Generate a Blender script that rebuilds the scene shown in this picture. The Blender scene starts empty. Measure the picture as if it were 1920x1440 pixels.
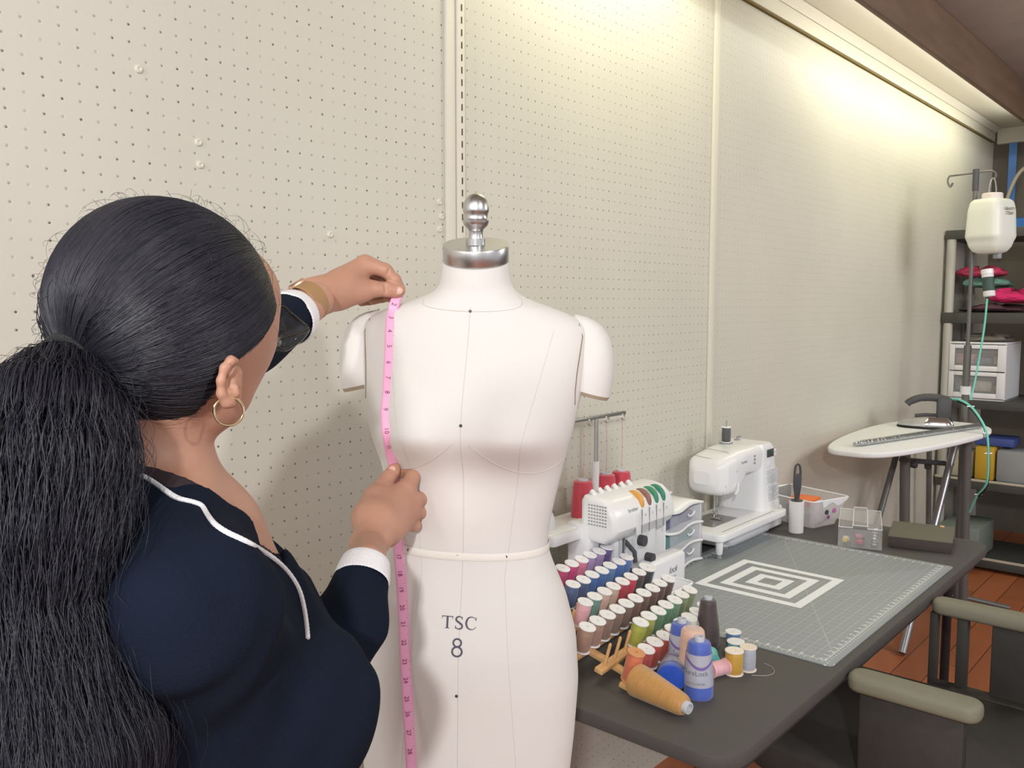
import bpy, bmesh, math, random
import numpy as np
from mathutils import Vector, Matrix, Quaternion
from mathutils.bvhtree import BVHTree

S = bpy.context.scene
COL = S.collection
PI = math.pi

# ------------------------------------------------------------------ camera, light, exposure
FPX = 1636.0; TILT = math.radians(5.24); YAW = math.radians(41.0)
CAM = Vector((0.0, -1.33, 1.5))
c_right = Vector((math.sin(YAW), -math.cos(YAW), 0)); _h = Vector((math.cos(YAW), math.sin(YAW), 0))
c_fwd = _h * math.cos(TILT) - Vector((0, 0, 1)) * math.sin(TILT)
c_up = _h * math.sin(TILT) + Vector((0, 0, 1)) * math.cos(TILT)
cd = bpy.data.cameras.new('camera'); cam = bpy.data.objects.new('camera', cd); COL.objects.link(cam)
cd.sensor_width = 36.0; cd.lens = 36.0 * FPX / 1920.0; cd.clip_start = 0.02
cam.matrix_world = Matrix(((c_right.x, c_up.x, -c_fwd.x, CAM.x), (c_right.y, c_up.y, -c_fwd.y, CAM.y), (c_right.z, c_up.z, -c_fwd.z, CAM.z), (0, 0, 0, 1)))
S.camera = cam

def at(u, v, d):
    """world point at depth d seen in direction of pixel (u, v)"""
    return CAM + (c_fwd + c_right * ((u - 960) / FPX) + c_up * ((720 - v) / FPX)) * d

S.view_settings.view_transform = 'Standard'; S.view_settings.look = 'None'
S.view_settings.gamma = 1.0; S.view_settings.use_curve_mapping = False
S.view_settings.exposure = 0.24
w = bpy.data.worlds.new('room_air'); S.world = w; w.use_nodes = True
w.node_tree.nodes['Background'].inputs[0].default_value = (0.80, 0.80, 0.84, 1)
w.node_tree.nodes['Background'].inputs[1].default_value = 0.66

def area(name, loc, target, size, power, col, shape='RECTANGLE', spread=PI):
    l = bpy.data.lights.new(name, 'AREA'); l.shape = shape; l.size = size[0]; l.size_y = size[1]
    l.energy = power; l.color = col; l.spread = spread
    o = bpy.data.objects.new(name, l); COL.objects.link(o); o.location = loc
    o.rotation_euler = (Vector(target) - Vector(loc)).to_track_quat('-Z', 'Y').to_euler()
    return o
# room lamps behind and beside the camera, then an added fill over the table
area('ceiling_lamp_room', (-1.55, -2.35, 2.42), (1.0, -0.5, 1.1), (0.14, 0.14), 52, (1.0, 0.985, 0.965))
area('ceiling_lamp_right', (0.75, -3.1, 2.42), (1.0, -0.2, 1.2), (0.16, 0.16), 17, (1.0, 0.99, 0.97))
area('ceiling_lamp_left', (-1.9, -0.75, 2.35), (0.6, 0.0, 1.3), (0.30, 0.30), 19, (1.0, 0.985, 0.965))
area('table_fill', (3.9, -2.4, 2.42), (3.9, 0.0, 1.2), (1.2, 1.2), 36, (1.0, 0.99, 0.97))  # soft fill with no fitting, added to brighten the table and far wall
# fluorescent strips above the valance, close to the wall: they light the wall
area('valance_lamp_near', (2.02, -0.20, 2.55), (2.02, 0.06, 2.05), (0.95, 0.08), 3.4, (1.0, 0.98, 0.64))
area('valance_lamp_far', (4.5, -0.20, 2.55), (4.5, 0.04, 2.00), (2.2, 0.10), 6.0, (1.0, 0.98, 0.66))
area('valance_fill_near_up', (2.02, -0.24, 2.53), (2.02, -0.14, 2.62), (0.85, 0.06), 1.3, (1.0, 0.99, 0.90))  # upward side of the near strip, added to brighten the ceiling strip
area('valance_fill_far_up', (4.4, -0.24, 2.53), (4.4, -0.14, 2.62), (3.0, 0.06), 4.6, (1.0, 0.99, 0.90))  # upward side of the far strip, added for the same brightening

# ------------------------------------------------------------------ materials
def lin(c):
    return tuple(((x / 255) / 12.92 if x / 255 <= 0.04045 else ((x / 255 + 0.055) / 1.055) ** 2.4) for x in c)
_M = {}
def mat(name, col, rough=0.5, metal=0.0, spec=0.5, trans=0.0, ior=1.45, alpha=1.0, noise=None, bump=None, sheen=0.0, coat=0.0, aniso=0.0, sss=0.0, emit=0.0):
    if name in _M: return _M[name]
    m = bpy.data.materials.new(name); m.use_nodes = True; nt = m.node_tree; b = nt.nodes['Principled BSDF']
    c = lin(col) + (1,)
    I = b.inputs
    I['Base Color'].default_value = c; I['Roughness'].default_value = rough; I['Metallic'].default_value = metal
    I['Specular IOR Level'].default_value = spec; I['Transmission Weight'].default_value = trans; I['IOR'].default_value = ior
    I['Alpha'].default_value = alpha
    if sheen: I['Sheen Weight'].default_value = sheen
    if coat: I['Coat Weight'].default_value = coat
    if aniso: I['Anisotropic'].default_value = aniso
    if sss:
        I['Subsurface Weight'].default_value = sss; I['Subsurface Radius'].default_value = (0.8, 0.35, 0.2); I['Subsurface Scale'].default_value = 0.008
    if emit:
        I['Emission Color'].default_value = c; I['Emission Strength'].default_value = emit
    tc = None
    if noise or bump:
        tc = nt.nodes.new('ShaderNodeTexCoord')
    if noise:  # (scale, amount[, stretch xyz])
        mp = nt.nodes.new('ShaderNodeMapping'); mp.inputs['Scale'].default_value = noise[2] if len(noise) > 2 else (1, 1, 1)
        nt.links.new(tc.outputs['Object'], mp.inputs[0])
        n = nt.nodes.new('ShaderNodeTexNoise'); n.inputs['Scale'].default_value = noise[0]; n.inputs['Detail'].default_value = 4
        nt.links.new(mp.outputs[0], n.inputs['Vector'])
        r = nt.nodes.new('ShaderNodeMapRange'); r.inputs['From Min'].default_value = 0.25; r.inputs['From Max'].default_value = 0.75
        r.inputs['To Min'].default_value = 1 - noise[1]; r.inputs['To Max'].default_value = 1 + noise[1]
        nt.links.new(n.outputs['Fac'], r.inputs['Value'])
        mx = nt.nodes.new('ShaderNodeVectorMath'); mx.operation = 'SCALE'; mx.inputs[0].default_value = c[:3]
        nt.links.new(r.outputs[0], mx.inputs['Scale']); nt.links.new(mx.outputs[0], I['Base Color'])
    if bump:  # (scale, strength[, stretch, distance])
        mp = nt.nodes.new('ShaderNodeMapping'); mp.inputs['Scale'].default_value = bump[2] if len(bump) > 2 else (1, 1, 1)
        nt.links.new(tc.outputs['Object'], mp.inputs[0])
        n = nt.nodes.new('ShaderNodeTexNoise'); n.inputs['Scale'].default_value = bump[0]; n.inputs['Detail'].default_value = 3
        nt.links.new(mp.outputs[0], n.inputs['Vector'])
        bp = nt.nodes.new('ShaderNodeBump'); bp.inputs['Strength'].default_value = bump[1]; bp.inputs['Distance'].default_value = bump[3] if len(bump) > 3 else 0.002
        nt.links.new(n.outputs['Fac'], bp.inputs['Height']); nt.links.new(bp.outputs[0], I['Normal'])
    _M[name] = m
    return m

# ------------------------------------------------------------------ mesh helpers
class MB:
    """collects shapes, then links them as ONE mesh object"""
    def __init__(s): s.v = []; s.f = []; s.mi = []; s.sm = []
    def add(s, verts, faces, mi=0, smooth=False, M=None):
        o = len(s.v)
        if M is not None: verts = [M @ Vector(p) for p in verts]
        s.v.extend([tuple(p) for p in verts])
        for f in faces: s.f.append(tuple(i + o for i in f)); s.mi.append(mi); s.sm.append(smooth)
        return s
    def box(s, c, d, bev=0.0, rz=0.0, M=None, mi=0, seg=2):
        bm = bmesh.new(); bmesh.ops.create_cube(bm, size=1.0)
        for v in bm.verts: v.co = Vector((v.co.x * d[0], v.co.y * d[1], v.co.z * d[2]))
        if bev > 0: bmesh.ops.bevel(bm, geom=list(bm.edges), offset=min(bev, 0.49 * min(d)), segments=seg, affect='EDGES', profile=0.5)
        T = Matrix.Translation(c) @ Matrix.Rotation(rz, 4, 'Z')
        if M is not None: T = M @ T
        bm.verts.index_update()
        s.add([T @ v.co for v in bm.verts], [[v.index for v in f.verts] for f in bm.faces], mi, bev > 0)
        bm.free(); return s
    def tube(s, pts, r, n=10, mi=0, cap=True, closed=False):
        pts = [Vector(p) for p in pts]; m = len(pts)
        rs = r if isinstance(r, (list, tuple)) else [r] * m
        tan = []
        for i in range(m):
            if closed: t = pts[(i + 1) % m] - pts[i - 1]
            else: t = pts[min(i + 1, m - 1)] - pts[max(i - 1, 0)]
            tan.append(t.normalized() if t.length > 1e-9 else Vector((0, 0, 1)))
        up = Vector((0, 0, 1)) if abs(tan[0].z) < 0.9 else Vector((1, 0, 0))
        nrm = (up - tan[0] * up.dot(tan[0])).normalized(); vs = []
        for i in range(m):
            nrm = (nrm - tan[i] * nrm.dot(tan[i])).normalized(); bn = tan[i].cross(nrm)
            for k in range(n):
                a = 2 * PI * k / n; vs.append(pts[i] + (nrm * math.cos(a) + bn * math.sin(a)) * rs[i])
        fs = []
        for i in range(m if closed else m - 1):
            j = (i + 1) % m
            for k in range(n): fs.append((i * n + k, i * n + (k + 1) % n, j * n + (k + 1) % n, j * n + k))
        if cap and not closed:
            fs.append(tuple(range(n))[::-1]); fs.append(tuple((m - 1) * n + k for k in range(n)))
        return s.add(vs, fs, mi, True)
    def lathe(s, prof, n=32, M=None, mi=0, cap=True):
        vs = []; fs = []
        for (r, z) in prof:
            for k in range(n): a = 2 * PI * k / n; vs.append(Vector((r * math.cos(a), r * math.sin(a), z)))
        for i in range(len(prof) - 1):
            for k in range(n): fs.append((i * n + k, i * n + (k + 1) % n, (i + 1) * n + (k + 1) % n, (i + 1) * n + k))
        if cap:
            if prof[0][0] > 1e-5: fs.append(tuple(range(n))[::-1])
            if prof[-1][0] > 1e-5: fs.append(tuple((len(prof) - 1) * n + k for k in range(n)))
        return s.add(vs, fs, mi, True, M)
    def prism(s, poly, z0, z1, M=None, bev=0.0, mi=0, seg=2):
        """extrude a 2-D outline from z0 to z1"""
        bm = bmesh.new(); lo = [bm.verts.new((p[0], p[1], z0)) for p in poly]; hi = [bm.verts.new((p[0], p[1], z1)) for p in poly]; n = len(poly)
        bm.faces.new(lo[::-1]); bm.faces.new(hi)
        for i in range(n): bm.faces.new((lo[i], lo[(i + 1) % n], hi[(i + 1) % n], hi[i]))
        bmesh.ops.recalc_face_normals(bm, faces=bm.faces)
        if bev > 0:
            rim = [e for e in bm.edges if abs(e.verts[0].co.z - e.verts[1].co.z) < 1e-7]
            bmesh.ops.bevel(bm, geom=rim, offset=bev, segments=seg, affect='EDGES', profile=0.5)
        bm.verts.index_update()
        s.add([v.co.copy() for v in bm.verts], [[v.index for v in f.verts] for f in bm.faces], mi, bev > 0, M)
        bm.free(); return s
    def grid(s, fn, nu, nv, mi=0, M=None, closed_u=False):
        vs = [fn(i / (nu if closed_u else nu - 1), j / (nv - 1)) for j in range(nv) for i in range(nu)]; fs = []
        for j in range(nv - 1):
            for i in range(nu if closed_u else nu - 1):
                k = (i + 1) % nu; fs.append((j * nu + i, j * nu + k, (j + 1) * nu + k, (j + 1) * nu + i))
        return s.add(vs, fs, mi, True, M)
    def build(s, name, mats, parent=None, loc=None, rot=None, bevel=0.0, solid=0.0, sub=0, auto=35):
        me = bpy.data.meshes.new(name); me.from_pydata(s.v, [], s.f)
        if not isinstance(mats, (list, tuple)): mats = [mats]
        for m in mats: me.materials.append(m)
        me.polygons.foreach_set('material_index', s.mi); me.polygons.foreach_set('use_smooth', s.sm)
        bm = bmesh.new(); bm.from_mesh(me); bmesh.ops.recalc_face_normals(bm, faces=bm.faces); bm.to_mesh(me); bm.free()
        try: me.set_sharp_from_angle(angle=math.radians(auto))
        except Exception: pass
        me.update()
        o = bpy.data.objects.new(name, me); COL.objects.link(o)
        if parent: o.parent = parent
        if loc is not None: o.location = loc
        if rot is not None: o.rotation_euler = rot
        if solid: md = o.modifiers.new('solid', 'SOLIDIFY'); md.thickness = solid; md.offset = 0
        if bevel: md = o.modifiers.new('bev', 'BEVEL'); md.width = bevel; md.segments = 2; md.limit_method = 'ANGLE'
        if sub: md = o.modifiers.new('sub', 'SUBSURF'); md.levels = sub; md.render_levels = sub
        return o

def tag(o, label, cat, group=None, kind=None):
    if label: o['label'] = label
    if cat: o['category'] = cat
    if group: o['group'] = group
    if kind: o['kind'] = kind
    return o
def thing(name, label, cat, loc=(0, 0, 0), rz=0.0, group=None, rot=None):
    o = bpy.data.objects.new(name, None); COL.objects.link(o); o.empty_display_size = 0.05
    o.location = loc; o.rotation_euler = rot if rot else (0, 0, rz)
    return tag(o, label, cat, group)
def struct(o): o['kind'] = 'structure'; return o
def copy_tree(o, parent=None):
    c = o.copy(); COL.objects.link(c)
    if parent: c.parent = parent
    for ch in list(o.children): copy_tree(ch, c)
    return c
def smoothpath(pts, n=8, closed=False):
    """Catmull-Rom through points"""
    P = [Vector(p) for p in pts]; out = []; m = len(P)
    for i in range(m if closed else m - 1):
        a = P[(i - 1) % m] if closed or i > 0 else P[0] * 2 - P[1]
        b = P[i]; c = P[(i + 1) % m]
        d = P[(i + 2) % m] if closed or i + 2 < m else P[-1] * 2 - P[-2]
        for k in range(n):
            t = k / n
            out.append(0.5 * ((2 * b) + (c - a) * t + (2 * a - 5 * b + 4 * c - d) * t * t + (3 * b - a - 3 * c + d) * t ** 3))
    if not closed: out.append(P[-1].copy())
    return out
def interp(x, xs, ys):
    return float(np.interp(x, xs, ys))
def text_geo(txt, size, depth=0.0004, spacing=1.0, shear=0.0, res=3, bold=0.0):
    """letters as mesh data (verts, faces), centred, in the xy plane, facing +z"""
    cu = bpy.data.curves.new('t', 'FONT'); cu.body = txt; cu.size = size; cu.extrude = depth; cu.align_x = 'CENTER'; cu.align_y = 'CENTER'
    cu.space_character = spacing; cu.shear = shear; cu.resolution_u = res; cu.offset = bold
    o = bpy.data.objects.new('t', cu); COL.objects.link(o)
    dg = bpy.context.evaluated_depsgraph_get(); me = o.evaluated_get(dg).to_mesh()
    v = [x.co.copy() for x in me.vertices]; f = [tuple(p.vertices) for p in me.polygons]
    o.evaluated_get(dg).to_mesh_clear(); bpy.data.objects.remove(o); bpy.data.curves.remove(cu)
    return v, f
def frame(o, x, y):
    """matrix with origin o and local x, y axes"""
    x = Vector(x).normalized(); z = x.cross(Vector(y)).normalized(); y = z.cross(x)
    return Matrix(((x.x, y.x, z.x, o[0]), (x.y, y.y, z.y, o[1]), (x.z, y.z, z.z, o[2]), (0, 0, 0, 1)))

# ------------------------------------------------------------------ signed-distance sculpting (figure)
class Field:
    def __init__(s, lo, hi, h):
        s.h = h; s.lo = np.array(lo, float); n = np.ceil((np.array(hi) - s.lo) / h).astype(int) + 1
        s.n = n; s.f = np.full(tuple(n), 0.2, np.float32)
    def _sub(s, lo, hi, pad):
        a = np.clip(np.floor((np.array(lo) - pad - s.lo) / s.h).astype(int), 0, s.n); b = np.clip(np.ceil((np.array(hi) + pad - s.lo) / s.h).astype(int) + 1, 0, s.n)
        if np.any(b <= a): return None
        g = [(s.lo[i] + s.h * np.arange(a[i], b[i])).astype(np.float32) for i in range(3)]
        X, Y, Z = np.meshgrid(*g, indexing='ij', sparse=True)
        return (slice(a[0], b[0]), slice(a[1], b[1]), slice(a[2], b[2])), X, Y, Z
    def _mix(s, sl, d, k, sub=False):
        a = s.f[sl]
        if sub:
            hh = np.maximum(k - np.abs(-d - a), 0) / max(k, 1e-6); s.f[sl] = np.maximum(a, -d) + hh * hh * k * 0.25
        else:
            hh = np.maximum(k - np.abs(a - d), 0) / max(k, 1e-6); s.f[sl] = np.minimum(a, d) - hh * hh * k * 0.25
    def cone(s, a, b, ra, rb, k=0.01, sub=False):
        a = np.array(a, float); b = np.array(b, float); r = max(ra, rb)
        q = s._sub(np.minimum(a, b) - r, np.maximum(a, b) + r, k + 4 * s.h)
        if q is None: return s
        sl, X, Y, Z = q; ab = b - a; L2 = float(ab @ ab) + 1e-12
        t = np.clip(((X - a[0]) * ab[0] + (Y - a[1]) * ab[1] + (Z - a[2]) * ab[2]) / L2, 0, 1)
        d = np.sqrt((X - a[0] - t * ab[0]) ** 2 + (Y - a[1] - t * ab[1]) ** 2 + (Z - a[2] - t * ab[2]) ** 2) - (ra + (rb - ra) * t)
        s._mix(sl, d, k, sub); return s
    def chain(s, pts, rs, k=0.01):
        for i in range(len(pts) - 1): s.cone(pts[i], pts[i + 1], rs[i], rs[i + 1], k)
        return s
    def ell(s, c, rad, M=None, k=0.01, sub=False):
        """ellipsoid; M = 3x3 columns are its axes"""
        c = np.array(c, float); rad = np.array(rad, float); M = np.eye(3) if M is None else np.array(M, float); R = float(max(rad))
        q = s._sub(c - R, c + R, k + 4 * s.h)
        if q is None: return s
        sl, X, Y, Z = q
        U = [((X - c[0]) * M[0, i] + (Y - c[1]) * M[1, i] + (Z - c[2]) * M[2, i]) for i in range(3)]
        k0 = np.sqrt(sum((U[i] / rad[i]) ** 2 for i in range(3))); k1 = np.sqrt(sum((U[i] / rad[i] ** 2) ** 2 for i in range(3))) + 1e-6
        s._mix(sl, k0 * (k0 - 1) / k1, k, sub); return s
    def cut(s, p, n, k=0.002):
        """remove everything on the side of plane the normal points to"""
        sl, X, Y, Z = s._sub(s.lo, s.lo + s.h * s.n, 0)
        d = (X - p[0]) * n[0] + (Y - p[1]) * n[1] + (Z - p[2]) * n[2]
        s.f = np.maximum(s.f, d); return s
    def mesh(s):
        f = s.f; ins = f < 0
        f = f.copy(); f[0] = f[-1] = 1; f[:, 0] = f[:, -1] = 1; f[:, :, 0] = f[:, :, -1] = 1; ins = f < 0
        nx, ny, nz = f.shape
        cnt = np.zeros((nx - 1, ny - 1, nz - 1), np.int8)
        for dx in (0, 1):
            for dy in (0, 1):
                for dz in (0, 1): cnt += ins[dx:nx - 1 + dx, dy:ny - 1 + dy, dz:nz - 1 + dz]
        act = (cnt > 0) & (cnt < 8); I = np.argwhere(act); idx = np.full(act.shape, -1, np.int64); idx[act] = np.arange(len(I))
        acc = np.zeros((len(I), 3)); num = np.zeros(len(I))
        corners = [(0, 0, 0), (1, 0, 0), (0, 1, 0), (1, 1, 0), (0, 0, 1), (1, 0, 1), (0, 1, 1), (1, 1, 1)]
        val = [f[I[:, 0] + c[0], I[:, 1] + c[1], I[:, 2] + c[2]] for c in corners]
        for a in range(8):
            for b in range(a + 1, 8):
                ca, cb = np.array(corners[a]), np.array(corners[b])
                if np.abs(ca - cb).sum() != 1: continue
                va, vb = val[a], val[b]; m = (va < 0) != (vb < 0)
                t = np.where(m, va / np.where(m, va - vb, 1), 0)
                acc += np.where(m[:, None], ca + (cb - ca) * t[:, None], 0); num += m
        V = s.lo + s.h * (I + acc / num[:, None])
        F = []
        for ax in range(3):
            o1, o2 = [(1, 2), (2, 0), (0, 1)][ax]
            sh = [slice(0, n) for n in f.shape]; a = list(sh); b = list(sh); a[ax] = slice(0, f.shape[ax] - 1); b[ax] = slice(1, f.shape[ax])
            A = ins[tuple(a)]; B = ins[tuple(b)]; E = np.argwhere(A != B); fl = A[tuple(E.T)]
            ok = (E[:, o1] > 0) & (E[:, o2] > 0); E = E[ok]; fl = fl[ok]
            def g(d1, d2):
                J = E.copy(); J[:, o1] -= d1; J[:, o2] -= d2
                J = np.minimum(J, np.array(idx.shape) - 1); return idx[J[:, 0], J[:, 1], J[:, 2]]
            q = np.stack([g(0, 0), g(1, 0), g(1, 1), g(0, 1)], 1); q[~fl] = q[~fl][:, ::-1]; q = q[:, ::-1]
            F.append(q[(q >= 0).all(1)])
        return V, np.concatenate(F)
def mesh_np(name, V, F, m, parent=None, smooth=True):
    me = bpy.data.meshes.new(name); F = np.asarray(F); nf, k = F.shape
    me.vertices.add(len(V)); me.vertices.foreach_set('co', np.asarray(V, np.float32).ravel())
    me.loops.add(nf * k); me.loops.foreach_set('vertex_index', F.astype(np.int32).ravel())
    me.polygons.add(nf); me.polygons.foreach_set('loop_start', np.arange(0, nf * k, k, dtype=np.int32)); me.polygons.foreach_set('loop_total', np.full(nf, k, np.int32))
    me.polygons.foreach_set('use_smooth', np.full(nf, smooth)); me.materials.append(m); me.update(calc_edges=True); me.validate()
    o = bpy.data.objects.new(name, me); COL.objects.link(o)
    if parent: o.parent = parent
    return o
def strands(paths, radius, sides=3):
    """paths: array (n, m, 3) -> thin tapering tubes"""
    P = np.asarray(paths, float); n, m, _ = P.shape
    T = np.gradient(P, axis=1); T /= np.linalg.norm(T, axis=2, keepdims=True) + 1e-9
    up = np.array([0.31, -0.52, 0.79]); A = np.cross(T, up); A /= np.linalg.norm(A, axis=2, keepdims=True) + 1e-9; B = np.cross(T, A)
    tt = np.linspace(0, 1, m); rad = radius * (0.25 + 0.75 * np.sin(PI * (0.08 + 0.88 * tt)))[None, :, None]
    V = np.stack([P + rad * (A * math.cos(2 * PI * k / sides) + B * math.sin(2 * PI * k / sides)) for k in range(sides)], 2)
    idx = np.arange(n * m * sides).reshape(n, m, sides); F = []
    for k in range(sides):
        k2 = (k + 1) % sides
        F.append(np.stack([idx[:, :-1, k], idx[:, :-1, k2], idx[:, 1:, k2], idx[:, 1:, k]], -1).reshape(-1, 4))
    return V.reshape(-1, 3), np.concatenate(F)

# ================================================================== SETTING
CEIL = 2.6235
WY = 0.10            # wall plane
PITCH = 0.0273       # peg hole spacing
M_ceiling = mat('ceiling_paint', (216, 211, 196), 0.8, bump=(40, 0.15))
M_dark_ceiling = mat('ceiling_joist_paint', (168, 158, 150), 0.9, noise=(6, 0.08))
M_trim = mat('trim_paint', (212, 208, 196), 0.6)
M_gap = mat('gap_shadow_filler', (120, 105, 60), 0.9)
M_valance = mat('brown_stained_board', (112, 90, 72), 0.55, noise=(3, 0.22, (1, 6, 6)))

def wall_material():
    m = bpy.data.materials.new('painted_pegboard'); m.use_nodes = True; nt = m.node_tree; N = nt.nodes; L = nt.links; b = N['Principled BSDF']
    b.inputs['Roughness'].default_value = 0.62
    tc = N.new('ShaderNodeTexCoord'); sp = N.new('ShaderNodeSeparateXYZ'); L.new(tc.outputs['Object'], sp.inputs[0])
    def math_(op, a, b_=None, c=None):
        n = N.new('ShaderNodeMath'); n.operation = op
        for i, x in enumerate((a, b_, c)):
            if x is None: continue
            if isinstance(x, (int, float)): n.inputs[i].default_value = x
            else: L.new(x, n.inputs[i])
        return n.outputs[0]
    sx = math_('DIVIDE', sp.outputs['X'], PITCH); sz = math_('DIVIDE', sp.outputs['Z'], PITCH)
    fx = math_('SUBTRACT', math_('FRACT', sx), 0.5); fz = math_('SUBTRACT', math_('FRACT', sz), 0.5)
    d = math_('SQRT', math_('ADD', math_('MULTIPLY', fx, fx), math_('MULTIPLY', fz, fz)))
    cell = N.new('ShaderNodeCombineXYZ'); L.new(math_('FLOOR', sx), cell.inputs[0]); L.new(math_('FLOOR', sz), cell.inputs[1])
    wn = N.new('ShaderNodeTexWhiteNoise'); wn.noise_dimensions = '2D'; L.new(cell.outputs[0], wn.inputs['Vector'])
    big = N.new('ShaderNodeTexNoise'); big.inputs['Scale'].default_value = 2.2; L.new(tc.outputs['Object'], big.inputs['Vector'])
    # painted-over holes: strength varies hole by hole and fades on the third panel
    fade = N.new('ShaderNodeMapRange'); fade.inputs['From Min'].default_value = 2.60; fade.inputs['From Max'].default_value = 2.8; fade.inputs['To Min'].default_value = 1.0; fade.inputs['To Max'].default_value = 0.45; L.new(sp.outputs['X'], fade.inputs[0])
    stg = math_('MULTIPLY', math_('ADD', math_('MULTIPLY', wn.outputs['Value'], 0.75), 0.22), fade.outputs[0])
    hole = N.new('ShaderNodeMapRange'); hole.inputs['From Min'].default_value = 0.062; hole.inputs['From Max'].default_value = 0.085; hole.inputs['To Min'].default_value = 1; hole.inputs['To Max'].default_value = 0; L.new(d, hole.inputs[0])
    dark = math_('MULTIPLY', hole.outputs[0], stg)
    rim = N.new('ShaderNodeMapRange'); rim.inputs['From Min'].default_value = 0.05; rim.inputs['From Max'].default_value = 0.15; rim.inputs['To Min'].default_value = 0; rim.inputs['To Max'].default_value = 1; rim.interpolation_type = 'SMOOTHSTEP'; L.new(d, rim.inputs[0])
    mix = N.new('ShaderNodeMix'); mix.data_type = 'RGBA'; mix.inputs['A'].default_value = lin((203, 200, 189)) + (1,); mix.inputs['B'].default_value = lin((92, 80, 62)) + (1,)
    L.new(dark, mix.inputs['Factor'])
    var = N.new('ShaderNodeMix'); var.data_type = 'RGBA'; var.blend_type = 'MULTIPLY'; var.inputs['Factor'].default_value = 1.0
    mr = N.new('ShaderNodeMapRange'); mr.inputs['From Min'].default_value = 0.3; mr.inputs['From Max'].default_value = 0.7; mr.inputs['To Min'].default_value = 0.965; mr.inputs['To Max'].default_value = 1.03; L.new(big.outputs['Fac'], mr.inputs[0])
    L.new(mix.outputs['Result'], var.inputs['A']); L.new(mr.outputs[0], var.inputs['B']); L.new(var.outputs['Result'], b.inputs['Base Color'])
    fine = N.new('ShaderNodeTexNoise'); fine.inputs['Scale'].default_value = 260; fine.inputs['Detail'].default_value = 2; L.new(tc.outputs['Object'], fine.inputs['Vector'])
    hgt = math_('ADD', math_('MULTIPLY', rim.outputs[0], 0.8), math_('MULTIPLY', fine.outputs['Fac'], 0.22))
    bp = N.new('ShaderNodeBump'); bp.inputs['Strength'].default_value = 0.5; bp.inputs['Distance'].default_value = 0.0012; L.new(hgt, bp.inputs['Height']); L.new(bp.outputs[0], b.inputs['Normal'])
    return m
M_wall = wall_material()
M_plain = mat('beige_wall_paint', (205, 195, 170), 0.7, bump=(150, 0.1))

wl = MB().box((2.4, WY + 0.03, 1.28), (8.0, 0.06, 2.7)).build('wall_back', M_wall); struct(wl)
# blobs of paint over old hook anchors
an = []
for (ax, az) in ((0.710, 1.884), (0.812, 1.780), (0.814, 1.742), (1.091, 1.638), (1.395, 1.728), (1.401, 1.696), (1.395, 1.667)):
    o = MB().lathe([(0.0075, 0), (0.0065, 0.003), (0.004, 0.0045), (0.0018, 0.003)], 10, frame((ax, WY, az), (1, 0, 0), (0, 0, 1))).build('wall_anchor', M_trim, wl)
    o['label'] = 'painted-over wall anchor'
# floor: orange-brown boards
def plank_material():
    m = bpy.data.materials.new('orange_floor_boards'); m.use_nodes = True; nt = m.node_tree; b = nt.nodes['Principled BSDF']
    tc = nt.nodes.new('ShaderNodeTexCoord'); br = nt.nodes.new('ShaderNodeTexBrick'); nt.links.new(tc.outputs['Object'], br.inputs['Vector'])
    br.inputs['Color1'].default_value = lin((176, 104, 64)) + (1,); br.inputs['Color2'].default_value = lin((150, 88, 54)) + (1,); br.inputs['Mortar'].default_value = lin((80, 45, 26)) + (1,)
    br.inputs['Scale'].default_value = 1.0; br.inputs['Mortar Size'].default_value = 0.002; br.inputs['Brick Width'].default_value = 1.1; br.inputs['Row Height'].default_value = 0.12
    nt.links.new(br.outputs['Color'], b.inputs['Base Color']); b.inputs['Roughness'].default_value = 0.4
    return m
struct(MB().box((2.4, -2.35, -0.03), (8.2, 5.0, 0.06)).build('floor', plank_material()))
struct(MB().box((2.4, -0.09, CEIL + 0.02), (8.0, 0.42, 0.04)).build('ceiling', M_ceiling))
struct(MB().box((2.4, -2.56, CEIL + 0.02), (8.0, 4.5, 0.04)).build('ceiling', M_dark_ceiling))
# valance board that hides the strip lights
struct(MB().box((2.4, -0.303, 2.529), (7.9, 0.022, 0.184), bev=0.002).build('trim_7', M_valance))
# crown: flat band, strip coloured dark as the shadowed gap under it, cove piece on top
struct(MB().box((2.4, WY - 0.006, 2.534), (7.9, 0.012, 0.0065)).build('trim_1', M_gap))
struct(MB().box((2.4, WY - 0.009, 2.5645), (7.9, 0.018, 0.054), bev=0.002).build('trim_2', M_trim))
struct(MB().prism([(0, 0), (-0.022, 0), (-0.024, 0.006), (-0.045, 0.03), (0, 0.03)], -3.95, 3.95, frame((2.4, WY, 2.5915), (0, 1, 0), (0, 0, 1))).build('trim_3', M_trim))
# shelf standard with slots over the first seam
sm = MB(); sm.box((1.426, WY - 0.005, 1.27), (0.028, 0.010, 2.52), bev=0.002); sm.box((1.454, WY - 0.0075, 1.27), (0.024, 0.015, 2.52), bev=0.002)
st = struct(sm.build('trim_4', M_trim))
sm = MB()
for k in range(90): sm.box((1.455, WY - 0.0153, 0.06 + k * PITCH), (0.0034, 0.0008, 0.0145))
sl = sm.build('standard_slots', mat('slot_dark', (70, 62, 40), 0.8), st)
struct(MB().box((2.661, WY - 0.005, 1.27), (0.032, 0.010, 2.52), bev=0.002).build('trim_5', M_trim))
# far end of the room: header over a solid wall coloured dark as the dim opening
struct(MB().box((6.42, -0.30, 2.575), (0.06, 0.76, 0.097), bev=0.004).build('trim_6', M_trim))
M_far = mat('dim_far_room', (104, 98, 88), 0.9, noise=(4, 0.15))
struct(MB().box((6.46, -2.35, 1.28), (0.06, 5.0, 2.7)).build('wall_right', M_far))

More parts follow.
